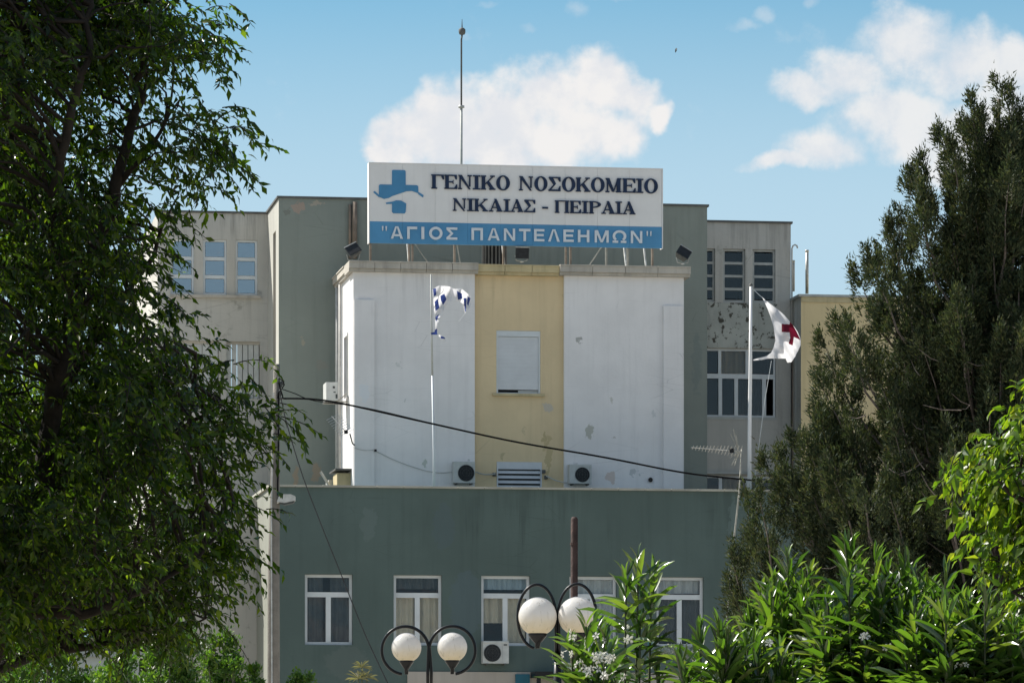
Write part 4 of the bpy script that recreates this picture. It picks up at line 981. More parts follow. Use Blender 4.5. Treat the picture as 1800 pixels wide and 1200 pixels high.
catenary([(497, 684), (520, 692), (552, 704), (640, 716), (740, 739)], (YU - .1, YU + 1), .008, 'overhead_cable', 'thin black cable joining the thick cable near the utility pole', 20)
catenary([(492, 690), (503, 740), (530, 830), (562, 915), (600, 1010), (640, 1110), (684, 1205), (740, 1320)], (YU - .1, 62), .0085, 'service_wire', 'thin slack wire dropping from the utility pole past the dark-curtained window', 40)

# ------------------------------------------------------------------ brown post and globe lamps
YB = 58.0
pb = at(1009, HY + CZ / YB * F, YB)
t = thing('brown_post', 'rusty brown post standing alone behind the larger globe lamp', 'post', pb)
hh = at(1009.5, 908, YB).z
MB().tube([(0, 0, 0), (0, 0, hh * .5), (0.005, 0, hh - .03), (0.005, 0, hh)], [.05, .048, .046, .03], 9).build('shaft', M_wood, t, True)
MB().tube([(0, 0, hh - .36), (0, 0, hh - .33)], .052, 9).build('band', M_wood, t)

def globe_lamp(px, Yl, gl, rg, hoop, pw, label, flat=1.0, rzz=0.0):
    """twin-arm lamp: each arm is a hoop that leaves the post, arches over and ends under its globe"""
    b = at(px, HY + CZ / Yl * F, Yl)
    t = thing('globe_street_lamp', label, 'street lamp', b, 0, 'twin globe street lamps')
    s = Yl / F
    L = lambda x, y, d=0: Vector(((x - px) * s, d, at(x, y, Yl).z))
    ybase = hoop['join']
    MB().tube([(0, 0, 0), (0, 0, .5), (0, 0, .55), L(px, ybase + 80), L(px, ybase)], [.09, .085, .05, pw * s * .8, pw * s * .62], 12).build('post', M_black, t, True)
    MB().tube([L(px, ybase + 6), L(px, ybase - 2)], pw * s * .95, 12).build('post_collar', M_black, t)
    for k, (gx, gy) in enumerate(gl):
        sg = -1 if gx < px else 1
        cx, cy, rx, ry = hoop['c'][k]
        P = [L(px + sg * pw * .27, ybase), L(px + sg * pw * .27, (ybase + cy) / 2)]
        a0, a1 = 0, 262          # start at the post side, go over the top and round below
        for i in range(36):
            a = R(a0 + (a1 - a0) * i / 35)
            P.append(L(cx - sg * rx * math.cos(a), cy - ry * math.sin(a)))
        P[2:3] = []
        MB().tube(P, 2.9 * s * (pw / 12) ** .3, 8).build('hoop_arm', M_black, t, True)
        gr = rg * s
        gs = MB()
        prof = [(gr * math.sin(R(a)), gr * math.cos(R(a))) for a in range(0, 156, 6)]; prof[0] = (.001, gr)
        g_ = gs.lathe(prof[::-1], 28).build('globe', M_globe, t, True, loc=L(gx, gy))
        zc = -gr * .92
        bot = L(gx, cy + ry).z - L(gx, gy).z
        hb = MB().lathe([(gr * .44, zc + .02), (gr * .5, zc), (gr * .46, zc - .02), (gr * .30, zc - .07), (gr * .14, (zc + bot) / 2 - .02), (gr * .12, bot), (.001, bot)], 16)
        hb.build('lamp_holder', M_black, t, True, loc=L(gx, gy))
        MB().tube([(-.02, -gr * .3, zc - .02), (.02, -gr * .25, (zc + bot) / 2), (-.02, -.01, bot)], .008, 5).build('latch', M_black, t, loc=L(gx, gy))
    return t
globe_lamp(755, 69.0, [(714.5, 1137.5), (795, 1137)], 26.2, {'join': 1215, 'c': [(712.5, 1142.5, 41.5, 42), (795, 1142, 40.5, 42)]}, 12, 'smaller black twin lamp, round hoops and two white globes before a beige-curtained window')
globe_lamp(980, 54.5, [(945, 1083), (1015, 1082)], 34, {'join': 1152, 'c': [(943.5, 1083, 33.5, 56), (1014.5, 1082, 33.5, 56)]}, 10, 'larger black twin lamp with narrow hoops and two white globes beside the oleander')

# ------------------------------------------------------------------ foliage engine
def template(kind):
    if kind == 'leaf':       # pointed blade with a crease and drooping tip
        v = [(0, 0, 0), (-.5, .30, .10), (0, .32, 0), (.5, .30, .10), (-.42, .60, .05), (0, .62, -.04), (.42, .60, .05), (0, 1, -.16)]
        f = [(0, 2, 1), (0, 3, 2), (1, 2, 5, 4), (2, 3, 6, 5), (4, 5, 7), (5, 6, 7)]
    elif kind == 'small':
        v = [(0, 0, 0), (-.5, .42, .09), (0, .48, 0), (.5, .42, .09), (0, 1, -.13)]
        f = [(0, 2, 1), (0, 3, 2), (1, 2, 4), (2, 3, 4)]
    elif kind == 'blade':    # oleander
        v = [(0, 0, 0), (-.4, .22, .05), (0, .24, 0), (.4, .22, .05), (-.5, .5, .06), (0, .52, .0), (.5, .5, .06), (-.36, .78, .03), (0, .79, -.03), (.36, .78, .03), (0, 1, -.09)]
        f = [(0, 2, 1), (0, 3, 2), (1, 2, 5, 4), (2, 3, 6, 5), (4, 5, 8, 7), (5, 6, 9, 8), (7, 8, 10), (8, 9, 10)]
    elif kind == 'spray':
        v = [(0, 0, 0), (-.5, .5, .1), (.5, .45, -.1), (0, 1, 0)]
        f = [(0, 2, 3, 1)]
    elif kind == 'needle':
        v = [(-.5, 0, 0), (.5, .12, .1), (0, 1, 0)]
        f = [(0, 1, 2)]
    elif kind == 'petal':
        v = []; f = []
        for k in range(5):
            a = 2 * math.pi * k / 5; c, s_ = math.cos(a), math.sin(a); o = len(v)
            for (x, y, z) in ((0, .08, 0), (-.26, .62, .12), (0, .98, .02), (.28, .66, .1)):
                v.append((x * c - y * s_, x * s_ + y * c, z))
            f.append((o, o + 3, o + 2, o + 1))
    return np.array(v, float), f
def basis(d, nrm):
    d = d / np.linalg.norm(d, axis=1, keepdims=True)
    x = np.cross(d, nrm); x /= np.maximum(np.linalg.norm(x, axis=1, keepdims=True), 1e-6)
    z = np.cross(x, d)
    return x, d, z
def leaves_mesh(name, kind, pos, d, nrm, ln, wd, m, parent=None, org=(0, 0, 0), smooth=False):
    tv, tf = template(kind)
    x, y, z = basis(d, nrm); n = len(pos); k = len(tv)
    co = (pos - np.array(org))[:, None, :] + tv[None, :, 0, None] * wd[:, None, None] * x[:, None, :] + tv[None, :, 1, None] * ln[:, None, None] * y[:, None, :] + tv[None, :, 2, None] * ln[:, None, None] * z[:, None, :]
    me = bpy.data.meshes.new(name)
    me.vertices.add(n * k); me.vertices.foreach_set('co', co.reshape(-1).astype(np.float32))
    lt = np.array([len(f) for f in tf]); flat = np.concatenate([np.array(f) for f in tf])
    loops = (flat[None, :] + (np.arange(n) * k)[:, None]).reshape(-1)
    tot = np.tile(lt, n); st = np.concatenate([[0], np.cumsum(tot)[:-1]])
    me.loops.add(len(loops)); me.loops.foreach_set('vertex_index', loops.astype(np.int32))
    me.polygons.add(len(tot)); me.polygons.foreach_set('loop_start', st.astype(np.int32)); me.polygons.foreach_set('loop_total', tot.astype(np.int32))
    if smooth: me.polygons.foreach_set('use_smooth', np.ones(len(tot), bool))
    me.materials.append(m); me.update(calc_edges=True); me.validate()
    o = bpy.data.objects.new(name, me); COL.objects.link(o)
    if parent: o.parent = parent
    return o
def leaf_objects(name, kind, pos, d, nrm, ln, wd, m, parent, org):
    tv, tf = template(kind); me = None
    x, y, z = basis(d, nrm)
    ar = float(np.mean(wd / ln))
    me = bpy.data.meshes.new(name); me.from_pydata([(a * ar, b, c) for a, b, c in tv], [], tf); me.materials.append(m)
    for i in range(len(pos)):
        o = bpy.data.objects.new(name, me); COL.objects.link(o); o.parent = parent
        s = ln[i]; p = pos[i] - np.array(org)
        o.matrix_basis = Matrix(((x[i][0] * s, y[i][0] * s, z[i][0] * s, p[0]), (x[i][1] * s, y[i][1] * s, z[i][1] * s, p[1]), (x[i][2] * s, y[i][2] * s, z[i][2] * s, p[2]), (0, 0, 0, 1)))
def split_leaves(kind, pos, d, nrm, ln, wd, m, root, org, npart=300, score=None, stuffname='foliage'):
    """the leaves that show largest become parts of their own, the rest one stuff part"""
    px = pos[:, 0] / pos[:, 1] * F + 900; py = HY - (pos[:, 2] - CZ) / pos[:, 1] * F
    vis = (px > 5) & (px < 1795) & (py > 5) & (py < 1195)
    x, y, z = basis(d, nrm)
    size = ln / pos[:, 1] * (1 - .5 * np.abs(d[:, 1] / np.linalg.norm(d, axis=1))) * (.4 + np.abs(z[:, 1]))
    front = pos[:, 1] < np.percentile(pos[vis, 1], 22) if vis.any() else vis
    sc = np.where(vis & front, size, -1)
    sel = np.argsort(-sc)[:npart]; sel = sel[sc[sel] > 0]
    rest = np.setdiff1d(np.arange(len(pos)), sel)
    leaf_objects('leaf', kind, pos[sel], d[sel], nrm[sel], ln[sel], wd[sel], m, root, org)
    o = leaves_mesh(stuffname, 'small' if kind == 'leaf' else kind, pos[rest], d[rest], nrm[rest], ln[rest], wd[rest], m, root, org)
    tag(o, kind='stuff'); return o
def rnd(n, k=3): return rng.normal(size=(n, k))
def curve(p0, p1, mid_up=0.0, n=6, wob=.04):
    p0, p1 = Vector(p0), Vector(p1); out = []
    L_ = (p1 - p0).length
    for i in range(n + 1):
        f = i / n; p = p0.lerp(p1, f); p.z += mid_up * math.sin(f * math.pi)
        if 0 < i < n: p += Vector([random.gauss(0, wob * L_) * .5 for _ in range(3)])
        out.append(p)
    return out

# ------------------------------------------------------------------ broadleaf tree at left
def broad_tree(name, label, px_axis, Y0, edge, ztop, zbot, n_anchor, twigs, per, ln, ar, lm, limbs, depthR, cull=None, droop=.9, sparse=0.0, base_r=.16, trunk_m=None, seed=1, kind='leaf', twl=.36, limb_r=.07, clump=.22, nparts=300, bright=None):
    rs = np.random.default_rng(seed); random.seed(seed)
    ax = (px_axis - 900) / F * Y0
    root = thing(name, label, 'tree', (ax, Y0, 0))
    org = np.array([ax, Y0, 0])
    def Rz(z):
        y = HY - (z - CZ) * F / Y0
        return max(.15, (np.interp(y, [e[0] for e in edge], [e[1] for e in edge]) - px_axis) / F * Y0 * (1 if np.mean([e[1] for e in edge]) > px_axis else -1))
    limb_pts = []
    tm = trunk_m or M_bark
    for li, (pts, r0, r1) in enumerate(limbs):
        P = [Vector(p) for p in pts]
        Q = []
        for i in range(len(P) - 1):
            for k in range(5):
                f = k / 5; q = P[i].lerp(P[i + 1], f)
                q += Vector((random.gauss(0, .015), random.gauss(0, .015), 0)); Q.append(q)
        Q.append(P[-1])
        rr = [r0 + (r1 - r0) * i / (len(Q) - 1) for i in range(len(Q))]
        MB().tube([q - Vector(org) for q in Q], rr, 10).build('trunk' if li == 0 else 'limb', tm, root, True)
        limb_pts += [(q, r) for q, r in zip(Q, rr)]
    LP = np.array([tuple(q) for q, r in limb_pts])
    anchors = []; tries = 0
    while len(anchors) < n_anchor and tries < 60000:
        tries += 1
        z = rs.uniform(zbot, ztop); a = rs.uniform(0, 2 * np.pi); rr = Rz(z) * math.sqrt(rs.uniform(.03, 1))
        lobe = 1 + .10 * noise.noise(Vector((math.cos(a) * 1.5, math.sin(a) * 1.5, z * 1.3 + seed)))
        p = np.array([ax + rr * lobe * math.cos(a), Y0 + rr * lobe * math.sin(a) * depthR, z])
        if cull and cull(p) and rs.random() < .7: continue
        nv = noise.noise(Vector((p[0] * 1.1, p[1] * 1.1, p[2] * 1.1 + seed * 7)))
        if nv < -.12 + (.14 if (sparse and p[2] > sparse) else 0): continue
        anchors.append((p, rr / max(Rz(z), .1)))
    br = MB()
    pos, dr, nr, lns = [], [], [], []
    tw = MB()
    for (p, fr) in anchors:
        dd = np.linalg.norm(LP - p, axis=1) + np.maximum(0, LP[:, 2] - p[2]) * 1.5
        q = LP[np.argsort(dd)[int(rs.integers(0, 9))]]
        c = curve(q, p, rs.uniform(-.02, .2) * np.linalg.norm(p - q), 6, .06)
        L_ = np.linalg.norm(p - q); r0 = .006 + .008 * min(L_, 1.8)
        br.tube([x - Vector(org) for x in c], [r0 * (1 - .72 * i / 6) for i in range(7)], 5, cap=False)
        out = (p - np.array([ax, Y0, p[2] + .25])); out = out / (np.linalg.norm(out) + 1e-6)
        nt = int(twigs * rs.uniform(.6, 1.3))
        shrink = 1.0
        for k in range(nt):
            s0 = p + rs.normal(size=3) * clump * np.array([1, 1, .8])
            td = out * rs.uniform(.2, 1.0) + rs.normal(size=3) * .55 + np.array([0, 0, -.15]); td /= np.linalg.norm(td)
            L2 = twl * rs.uniform(.6, 1.25)
            tp = [s0 + td * L2 * f + np.array([0, 0, -.35 * droop * L2 * f * f * 1.6]) for f in np.linspace(0, 1, 5)]
            if k % 2 == 0: tw.tube([Vector(x - org) for x in tp], [.0045, .004, .0035, .003, .002], 3, cap=False)
            nl = int(per * rs.uniform(.75, 1.25))
            side = np.cross(td, [0, 0, 1.0]); side /= np.linalg.norm(side) + 1e-6
            for j in range(nl):
                f = (j + .6) / nl; i0 = min(int(f * 4), 3); ff = f * 4 - i0
                b = tp[i0] * (1 - ff) + tp[i0 + 1] * ff
                sgn = 1 if j % 2 else -1
                ld = td * rs.uniform(.2, .8) + side * sgn * rs.uniform(.25, .8) + np.array([0, 0, -droop * rs.uniform(.4, 1.4)]) + rs.normal(size=3) * .22
                pos.append(b); dr.append(ld); nr.append(np.array([0, 0, 1.0]) * rs.uniform(.1, 1) + rs.normal(size=3) * .6 + out * .35); lns.append(ln * rs.uniform(.5, 1.3))
    pos, dr, nr, lns = np.array(pos), np.array(dr), np.array(nr), np.array(lns)
    wds = lns * ar * np.random.default_rng(seed).uniform(.85, 1.15, len(lns))
    tag(br.build('branches', tm, root, True), kind='stuff')
    tag(tw.build('twigs', tm, root), kind='stuff')
    split_leaves(kind, pos, dr, nr, lns, wds, lm, root, org, nparts)
    return root, len(pos)

YL = 30.0
edgeL = [(-500, 32), (-300, 152), (-120, 280), (0, 325), (50, 340), (110, 387), (150, 392), (200, 398), (240, 366), (330, 377), (380, 347), (450, 341), (520, 338), (560, 346), (620, 364), (680, 423), (740, 453), (790, 433), (840, 418), (900, 426), (980, 418), (1040, 389), (1090, 349), (1130, 283), (1180, 119), (1220, 29)]
tb = Vector(((-150 - 900) / F * YL, YL, 0))
limbs = [([tb, tb + Vector((.15, .1, 1.3)), at(-60, 1250, YL), at(20, 1060, YL), at(75, 850, YL + .1), at(110, 640, YL - .1), at(150, 480, YL), at(205, 320, YL - .1), at(245, 170, YL), at(262, 60, YL), at(270, -120, YL)], .11, .01),
         ([at(-60, 1240, YL), at(-90, 1000, YL + .3), at(-70, 700, YL + .4), at(-20, 400, YL + .5), at(30, 200, YL + .3), at(40, -60, YL)], .11, .025),
         ([at(-75, 1300, YL), at(-40, 1040, YL - .5), at(40, 1075, YL - .6), at(150, 1080, YL - .7), at(260, 1035, YL - .6), at(350, 980, YL - .5), at(410, 890, YL - .3)], .06, .004),
         ([at(60, 930, YL), at(150, 860, YL + .4), at(250, 800, YL + .3), at(340, 740, YL + .2), at(390, 710, YL)], .05, .004),
         ([at(100, 700, YL), at(190, 560, YL + .6), at(270, 450, YL + .7), at(315, 340, YL + .5)], .04, .004),
         ([at(130, 560, YL), at(90, 400, YL - .6), at(110, 250, YL - .8), at(150, 100, YL - .8), at(160, -50, YL - .6)], .05, .014),
         ([at(205, 330, YL), at(270, 250, YL - .3), at(320, 170, YL - .4)], .025, .004),
         ([at(-75, 1000, YL + .2), at(-200, 700, YL - .5), at(-320, 400, YL - .5), at(-380, 100, YL)], .08, .02),
         ([at(-60, 1200, YL), at(60, 1150, YL + .7), at(200, 1130, YL + 1.0), at(300, 1115, YL + .9), at(370, 1080, YL + .6)], .045, .004)]
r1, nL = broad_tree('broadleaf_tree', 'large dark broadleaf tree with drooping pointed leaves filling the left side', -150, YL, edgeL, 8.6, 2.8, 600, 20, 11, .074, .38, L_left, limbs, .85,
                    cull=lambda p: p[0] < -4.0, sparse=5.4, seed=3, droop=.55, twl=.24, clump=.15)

# small yellow-green tree at right edge
YY = 25.0
edgeR = [(480, 2028), (560, 1938), (640, 1838), (680, 1773), (740, 1750), (790, 1728), (840, 1715), (900, 1750), (960, 1765), (1020, 1775), (1090, 1772), (1180, 1820), (1300, 1920)]
tb = Vector(((2010 - 900) / F * YY, YY, 0))
limbs = [([tb, at(2005, 1500, YY), at(1990, 1150, YY), at(1985, 850, YY), at(1990, 560, YY)], .07, .02),
         ([at(1992, 1150, YY), at(1900, 1000, YY - .2), at(1820, 900, YY - .3), at(1720, 815, YY - .3)], .035, .008),
         ([at(1990, 950, YY), at(1920, 830, YY + .2), at(1830, 740, YY + .1)], .03, .008),
         ([at(1995, 1250, YY), at(1900, 1130, YY + .2), at(1780, 1040, YY)], .03, .008)]
r2, nY = broad_tree('bright_green_tree', 'small sunlit yellow-green tree with hanging leaves at the right edge', 2010, YY, edgeR, 4.85, 2.1, 380, 18, 10, .078, .46, L_yel, limbs, .9, seed=5, limb_r=.03, clump=.13, twl=.17, base_r=.06, droop=.7)

# ------------------------------------------------------------------ cypress
YC = 60.0
def cypress():
    rs = np.random.default_rng(11); random.seed(11)
    axp = 1752; ax = (axp - 900) / F * YC
    root = thing('cypress_tree', 'tall ragged dark cypress with several pointed leaders in front of the yellow building', 'tree', (ax, YC, 0))
    org = np.array([ax, YC, 0])
    ztop = at(0, 134, YC).z
    tr = [Vector((random.gauss(0, .03), random.gauss(0, .03), z)) for z in np.linspace(0, ztop - .3, 14)]
    MB().tube(tr, [.21 - .19 * i / 13 for i in range(14)], 12).build('trunk', M_barkgrey, root, True)
    left = [(134, 1747), (230, 1640), (300, 1592), (370, 1572), (440, 1530), (480, 1502), (560, 1466), (620, 1436), (700, 1434), (740, 1420), (770, 1372), (820, 1335), (870, 1312), (940, 1318), (1000, 1290), (1080, 1276), (1250, 1290), (1370, 1400)]
    def Rz(z):
        y = HY - (z - CZ) * F / YC
        return (axp - np.interp(y, [e[0] for e in left], [e[1] for e in left])) / F * YC
    tips = [(1747, 132, 0), (1700, 168, -.2), (1690, 208, .3), (1642, 223, 0), (1622, 262, .3), (1660, 250, -.5), (1593, 290, 0), (1612, 330, -.4), (1577, 357, .2), (1605, 358, -.5), (1557, 385, 0), (1545, 420, .4), (1520, 440, -.2), (1498, 470, 0), (1525, 480, -.6),
            (1464, 548, 0), (1439, 575, .3), (1480, 560, -.5), (1431, 655, -.1), (1450, 640, .5), (1439, 705, .1), (1427, 735, -.3), (1385, 752, 0), (1405, 770, -.6), (1339, 800, .1), (1362, 790, -.4), (1308, 862, 0), (1325, 850, -.5), (1335, 915, .2), (1318, 930, -.2), (1285, 965, -.1), (1300, 985, .3), (1278, 1010, 0),
            (1795, 200, 0), (1820, 260, .2), (1775, 240, -.4), (1850, 380, 0), (1800, 330, -.6), (1760, 300, -.8)]
    pl = []
    for (x, y, dd) in tips:
        p = at(x, y, YC); pl.append((np.array([p.x, YC + dd * 1.2, p.z]), rs.uniform(.8, 1.3)))
    tries = 0
    while len(pl) < 640 and tries < 60000:
        tries += 1
        z = 1.4 + (ztop - 1.8) * rs.random() ** 1.15
        a = rs.uniform(0, 2 * np.pi); rad = Rz(z) * math.sqrt(rs.uniform(.10, .90)) * (1 if z < 7.0 else .86 if z < 8.6 else .62)
        if rad * math.cos(a) > 2.6 and rs.random() < .6: continue
        p = np.array([ax + rad * math.cos(a), YC + rad * math.sin(a) * .85, z])
        if rs.random() > min(1, (Rz(z) / 2.9)) ** 1.3 + .12: continue
        if noise.noise(Vector((p[0] * .8, p[1] * .8, p[2] * .8))) < -.40: continue
        pl.append((p, rs.uniform(.7, 1.35)))
    br = MB(); P, D, Nn, Ls = [], [], [], []
    for (tip, L_) in pl:
        zt = tip[2]; rad = np.linalg.norm(tip[:2] - org[:2])
        zj = max(.6, zt - L_ - rad * .75)
        j = np.array([ax, YC, zj])
        outv = tip - np.array([ax, YC, zt]); on = outv / (np.linalg.norm(outv) + 1e-6)
        up = np.array([0, 0, 1.0]) + on * rs.uniform(.15, .5); up /= np.linalg.norm(up)
        foot = tip - up * L_
        c = [Vector(j)] + [Vector(j * (1 - f) + foot * f + np.array([0, 0, -.1 * rad * math.sin(f * math.pi)]) + rs.normal(size=3) * .03) for f in (.33, .66)] + [Vector(foot)] + [Vector(foot + up * L_ * f + rs.normal(size=3) * .02) for f in (.4, .8)]
        br.tube([x - Vector(org) for x in c], [.035, .028, .022, .016, .010, .004], 5, cap=False)
        n = int(1600 * L_ * rs.uniform(.8, 1.2))
        wmax = rs.uniform(.20, .34) * (.72 if zt > 8.8 else 1)
        t_ = rs.random(n) ** .85                          # 0 tip .. 1 foot
        prof = wmax * np.minimum(1, (t_ * 2.4) ** .75) * (1.05 - .25 * t_)
        # sub-sprigs: foliage gathers in small tufts so that the outline is ragged
        ns = int(14 * L_) + 5
        st = rs.random(ns) ** .85; sa = rs.uniform(0, 2 * np.pi, ns)
        sp_ = wmax * np.minimum(1, (st * 2.4) ** .75) * rs.uniform(.35, 1.15, ns)
        e1 = np.cross(up, [0, 1.0, 0]); e1 /= np.linalg.norm(e1); e2 = np.cross(up, e1)
        sc = tip - up * (st * L_)[:, None] + e1 * (np.cos(sa) * sp_)[:, None] + e2 * (np.sin(sa) * sp_)[:, None]
        k = rs.integers(0, ns, n)
        q = sc[k] + rs.normal(size=(n, 3)) * np.array([.036, .036, .075])
        axl = foot + up * np.clip(((q - foot) @ up), 0, L_)[:, None]
        o_ = q - axl; o_ /= np.linalg.norm(o_, axis=1, keepdims=True) + 1e-6
        dd = up * .9 + o_ * .7 + rs.normal(size=(n, 3)) * .4
        P.append(q); D.append(dd); Nn.append(o_ + rs.normal(size=(n, 3)) * .7); Ls.append(rs.uniform(.035, .08, n))
        # central tuft at the very tip
        m_ = 60
        q = tip - up * (rs.random(m_) * .28)[:, None] + rs.normal(size=(m_, 3)) * .025
        P.append(q); D.append(up * 1.2 + rs.normal(size=(m_, 3)) * .35); Nn.append(rs.normal(size=(m_, 3))); Ls.append(rs.uniform(.05, .10, m_))
    P, D, Nn, Ls = map(np.concatenate, (P, D, Nn, Ls))
    tag(br.build('branches', M_barkgrey, root, True), kind='stuff')
    o = leaves_mesh('crown', 'needle', P, D, Nn, Ls, Ls * .34, L_cyp, root, org)
    tag(o, kind='stuff')
    # a few bare pale dead twigs inside
    dt = MB()
    for _ in range(60):
        z = rs.uniform(3, 8); a = rs.uniform(-2.6, -.4); rad = Rz(z) * rs.uniform(.5, .9)
        p = Vector((rad * math.cos(a), rad * math.sin(a) * .85, z)); q = p + Vector((-rs.uniform(.1, .5), rs.normal() * .1, rs.uniform(-.15, .3)))
        dt.tube([p, p.lerp(q, .5) + Vector((0, 0, -.03)), q], [.008, .006, .003], 4, cap=False)
    tag(dt.build('dead_twigs', M_barkgrey, root), kind='stuff')
    return len(P)
nC = cypress()

# ------------------------------------------------------------------ oleanders
def oleander(px, py_top, Y0, spread, nst, label, seed, flowers=(), tall=None, hmin=.72, nparts=300):
    rs = np.random.default_rng(seed); random.seed(seed)
    bx = (px - 900) / F * Y0; zt = at(0, py_top, Y0).z
    root = thing('oleander_shrub', label, 'shrub', (bx, Y0, 0), 0, 'oleander shrubs along the bottom right')
    org = np.array([bx, Y0, 0])
    pos, dr, nr, ln = [], [], [], []
    stems = []
    sprd = spread / F * Y0
    tips = []
    if tall: tips += [np.array([at(x, y, Y0).x, Y0 + dy, at(x, y, Y0).z]) for (x, y, dy) in tall]
    while len(tips) < nst:
        a = rs.uniform(0, 2 * np.pi); r = sprd * math.sqrt(rs.random())
        h = zt * (1 - (1 - hmin) * (.55 * rs.random() + .5 * (r / sprd) ** 1.6 * rs.random() + .45 * (rs.random() ** 2)))
        tips.append(np.array([bx + r * math.cos(a), Y0 + r * math.sin(a) * .8, h]))
    for ti, tip in enumerate(tips):
        b = org + np.array([(tip[0] - bx) * .25 + rs.normal() * .05, (tip[1] - Y0) * .25 + rs.normal() * .05, 0])
        mid = b * .45 + tip * .55 + np.array([(tip[0] - bx) * .12, 0, .1])
        def bez(f): return b * (1 - f) ** 2 + (mid * 2 * f * (1 - f)) + tip * f * f
        MB_pts = [Vector(bez(f) - org) for f in np.linspace(0, 1, 8)]
        stems.append((MB_pts, [.013 - .009 * i / 7 for i in range(8)]))
        Lh = rs.uniform(.75, 1.05); nw = int(Lh / (.056 if nst < 15 else .047))
        tot = np.linalg.norm(tip - b)
        for wi in range(nw):
            f = 1 - (wi / nw) * Lh / tot
            if wi > nw * .55 and rs.random() < .3: continue
            p = bez(f); tg = bez(min(1, f + .02)) - bez(max(0, f - .02)); tg /= np.linalg.norm(tg)
            e1 = np.cross(tg, [0.3, 1, .2]); e1 /= np.linalg.norm(e1); e2 = np.cross(tg, e1)
            tt = wi / nw
            for k in range(3):
                a = 2 * np.pi * k / 3 + wi * 1.05 + rs.normal() * .25
                o_ = e1 * math.cos(a) + e2 * math.sin(a)
                open_ = .28 + 1.25 * min(1, tt * 3.0) + rs.normal() * .4
                d = tg * (1.15 - .75 * min(1, tt * 2.4)) + o_ * open_ + np.array([0, 0, -.25 * max(0, tt - .3)]) + rs.normal(size=3) * .12
                s = (.09 + .105 * min(1, tt * 5)) * rs.uniform(.8, 1.18)
                pos.append(p); dr.append(d); nr.append(tg - o_ * .15 + rs.normal(size=3) * .25); ln.append(s)
    mb = MB()
    for p_, r_ in stems: mb.tube(p_, r_, 5, cap=False)
    tag(mb.build('stems', M_oleand, root, True), kind='stuff')
    pos, dr, nr, ln = map(np.array, (pos, dr, nr, ln))
    split_leaves('blade', pos, dr, nr, ln, ln * rs.uniform(.145, .185, len(ln)), L_ole, root, org, nparts)
    # flower heads
    fp, fd, fn, fs = [], [], [], []
    for (x, y, dy, rad, nf) in flowers:
        c = np.array(at(x, y, Y0 + dy)); 
        for _ in range(max(3, int(nf * .55))):
            v = rs.normal(size=3); v /= np.linalg.norm(v); v[2] = abs(v[2]) * .8
            fp.append(c + v * rad / F * Y0 * rs.uniform(.55, 1.0) * np.array([1, 1, .75])); nn = v + rs.normal(size=3) * .35 + np.array([0, -.4, 0])
            t1 = np.cross(nn, rs.normal(size=3)); fd.append(t1); fn.append(nn); fs.append(rs.uniform(.015, .024))
    if fp:
        fp, fd, fn, fs = map(np.array, (fp, fd, fn, fs))
        leaf_objects('flower', 'petal', fp, fd, fn, fs, fs, L_petal, root, org)
    return root
oleander(1118, 1000, 20.0, 45, 6, 'slender oleander with a tall budding shoot standing clear before the teal wall', 21,
         flowers=[(1188, 1152, -.05, 34, 80), (1212, 1160, 0, 20, 36), (1080, 1150, -.1, 22, 16), (1070, 1175, -.15, 26, 16), (1105, 1105, 0, 8, 5)],
         tall=[(1122, 985, 0), (1146, 1008, .05), (1100, 1015, -.05), (1085, 1150, .2), (1160, 1180, .1)], hmin=.84)
oleander(1040, 1150, 19.0, 46, 11, 'low oleander with white blossoms in front of the larger lamp', 22,
         flowers=[(1000, 1120, -.1, 14, 7), (995, 1150, -.2, 14, 8), (1045, 1128, -.1, 22, 10), (1062, 1160, -.2, 28, 22), (1040, 1185, -.2, 24, 14), (1020, 1170, -.2, 14, 6), (1100, 1125, 0, 12, 6), (1078, 1190, -.25, 20, 14)],
         tall=[(1030, 1100, 0), (1048, 1105, .1), (1005, 1135, 0), (1062, 1125, -.1)], hmin=.88)
oleander(1290, 1090, 19.5, 115, 34, 'oleander shrub below the leaning antenna mast, tips lower than its neighbour', 23, flowers=[(1265, 1190, -.2, 12, 6), (1350, 1130, -.1, 8, 4)], hmin=.86)
oleander(1430, 995, 20.5, 145, 50, 'oleander shrub in front of the cypress foot with upright shoots', 24, flowers=[(1500, 1130, -.3, 14, 6), (1420, 1175, -.3, 10, 5)], tall=[(1385, 985, 0), (1350, 1060, -.2), (1395, 1010, .2)], hmin=.84)
oleander(1560, 985, 20.0, 135, 50, 'tallest oleander of the hedge with long leaves rising to the cypress branches', 25, flowers=[(1638, 1064, -.2, 26, 16), (1650, 1078, -.25, 14, 8), (1560, 1140, -.4, 10, 6), (1520, 1120, -.4, 12, 6)], tall=[(1490, 958, 0), (1535, 990, -.1), (1590, 992, 0)], hmin=.84)
oleander(1700, 1035, 19.6, 125, 46, 'oleander shrub below the bright yellow-green tree', 26, flowers=[(1690, 1170, -.2, 14, 7)], hmin=.85)
oleander(1830, 1065, 20.2, 80, 26, 'oleander shrub cut by the bottom right corner of the view', 27, hmin=.85, nparts=120)

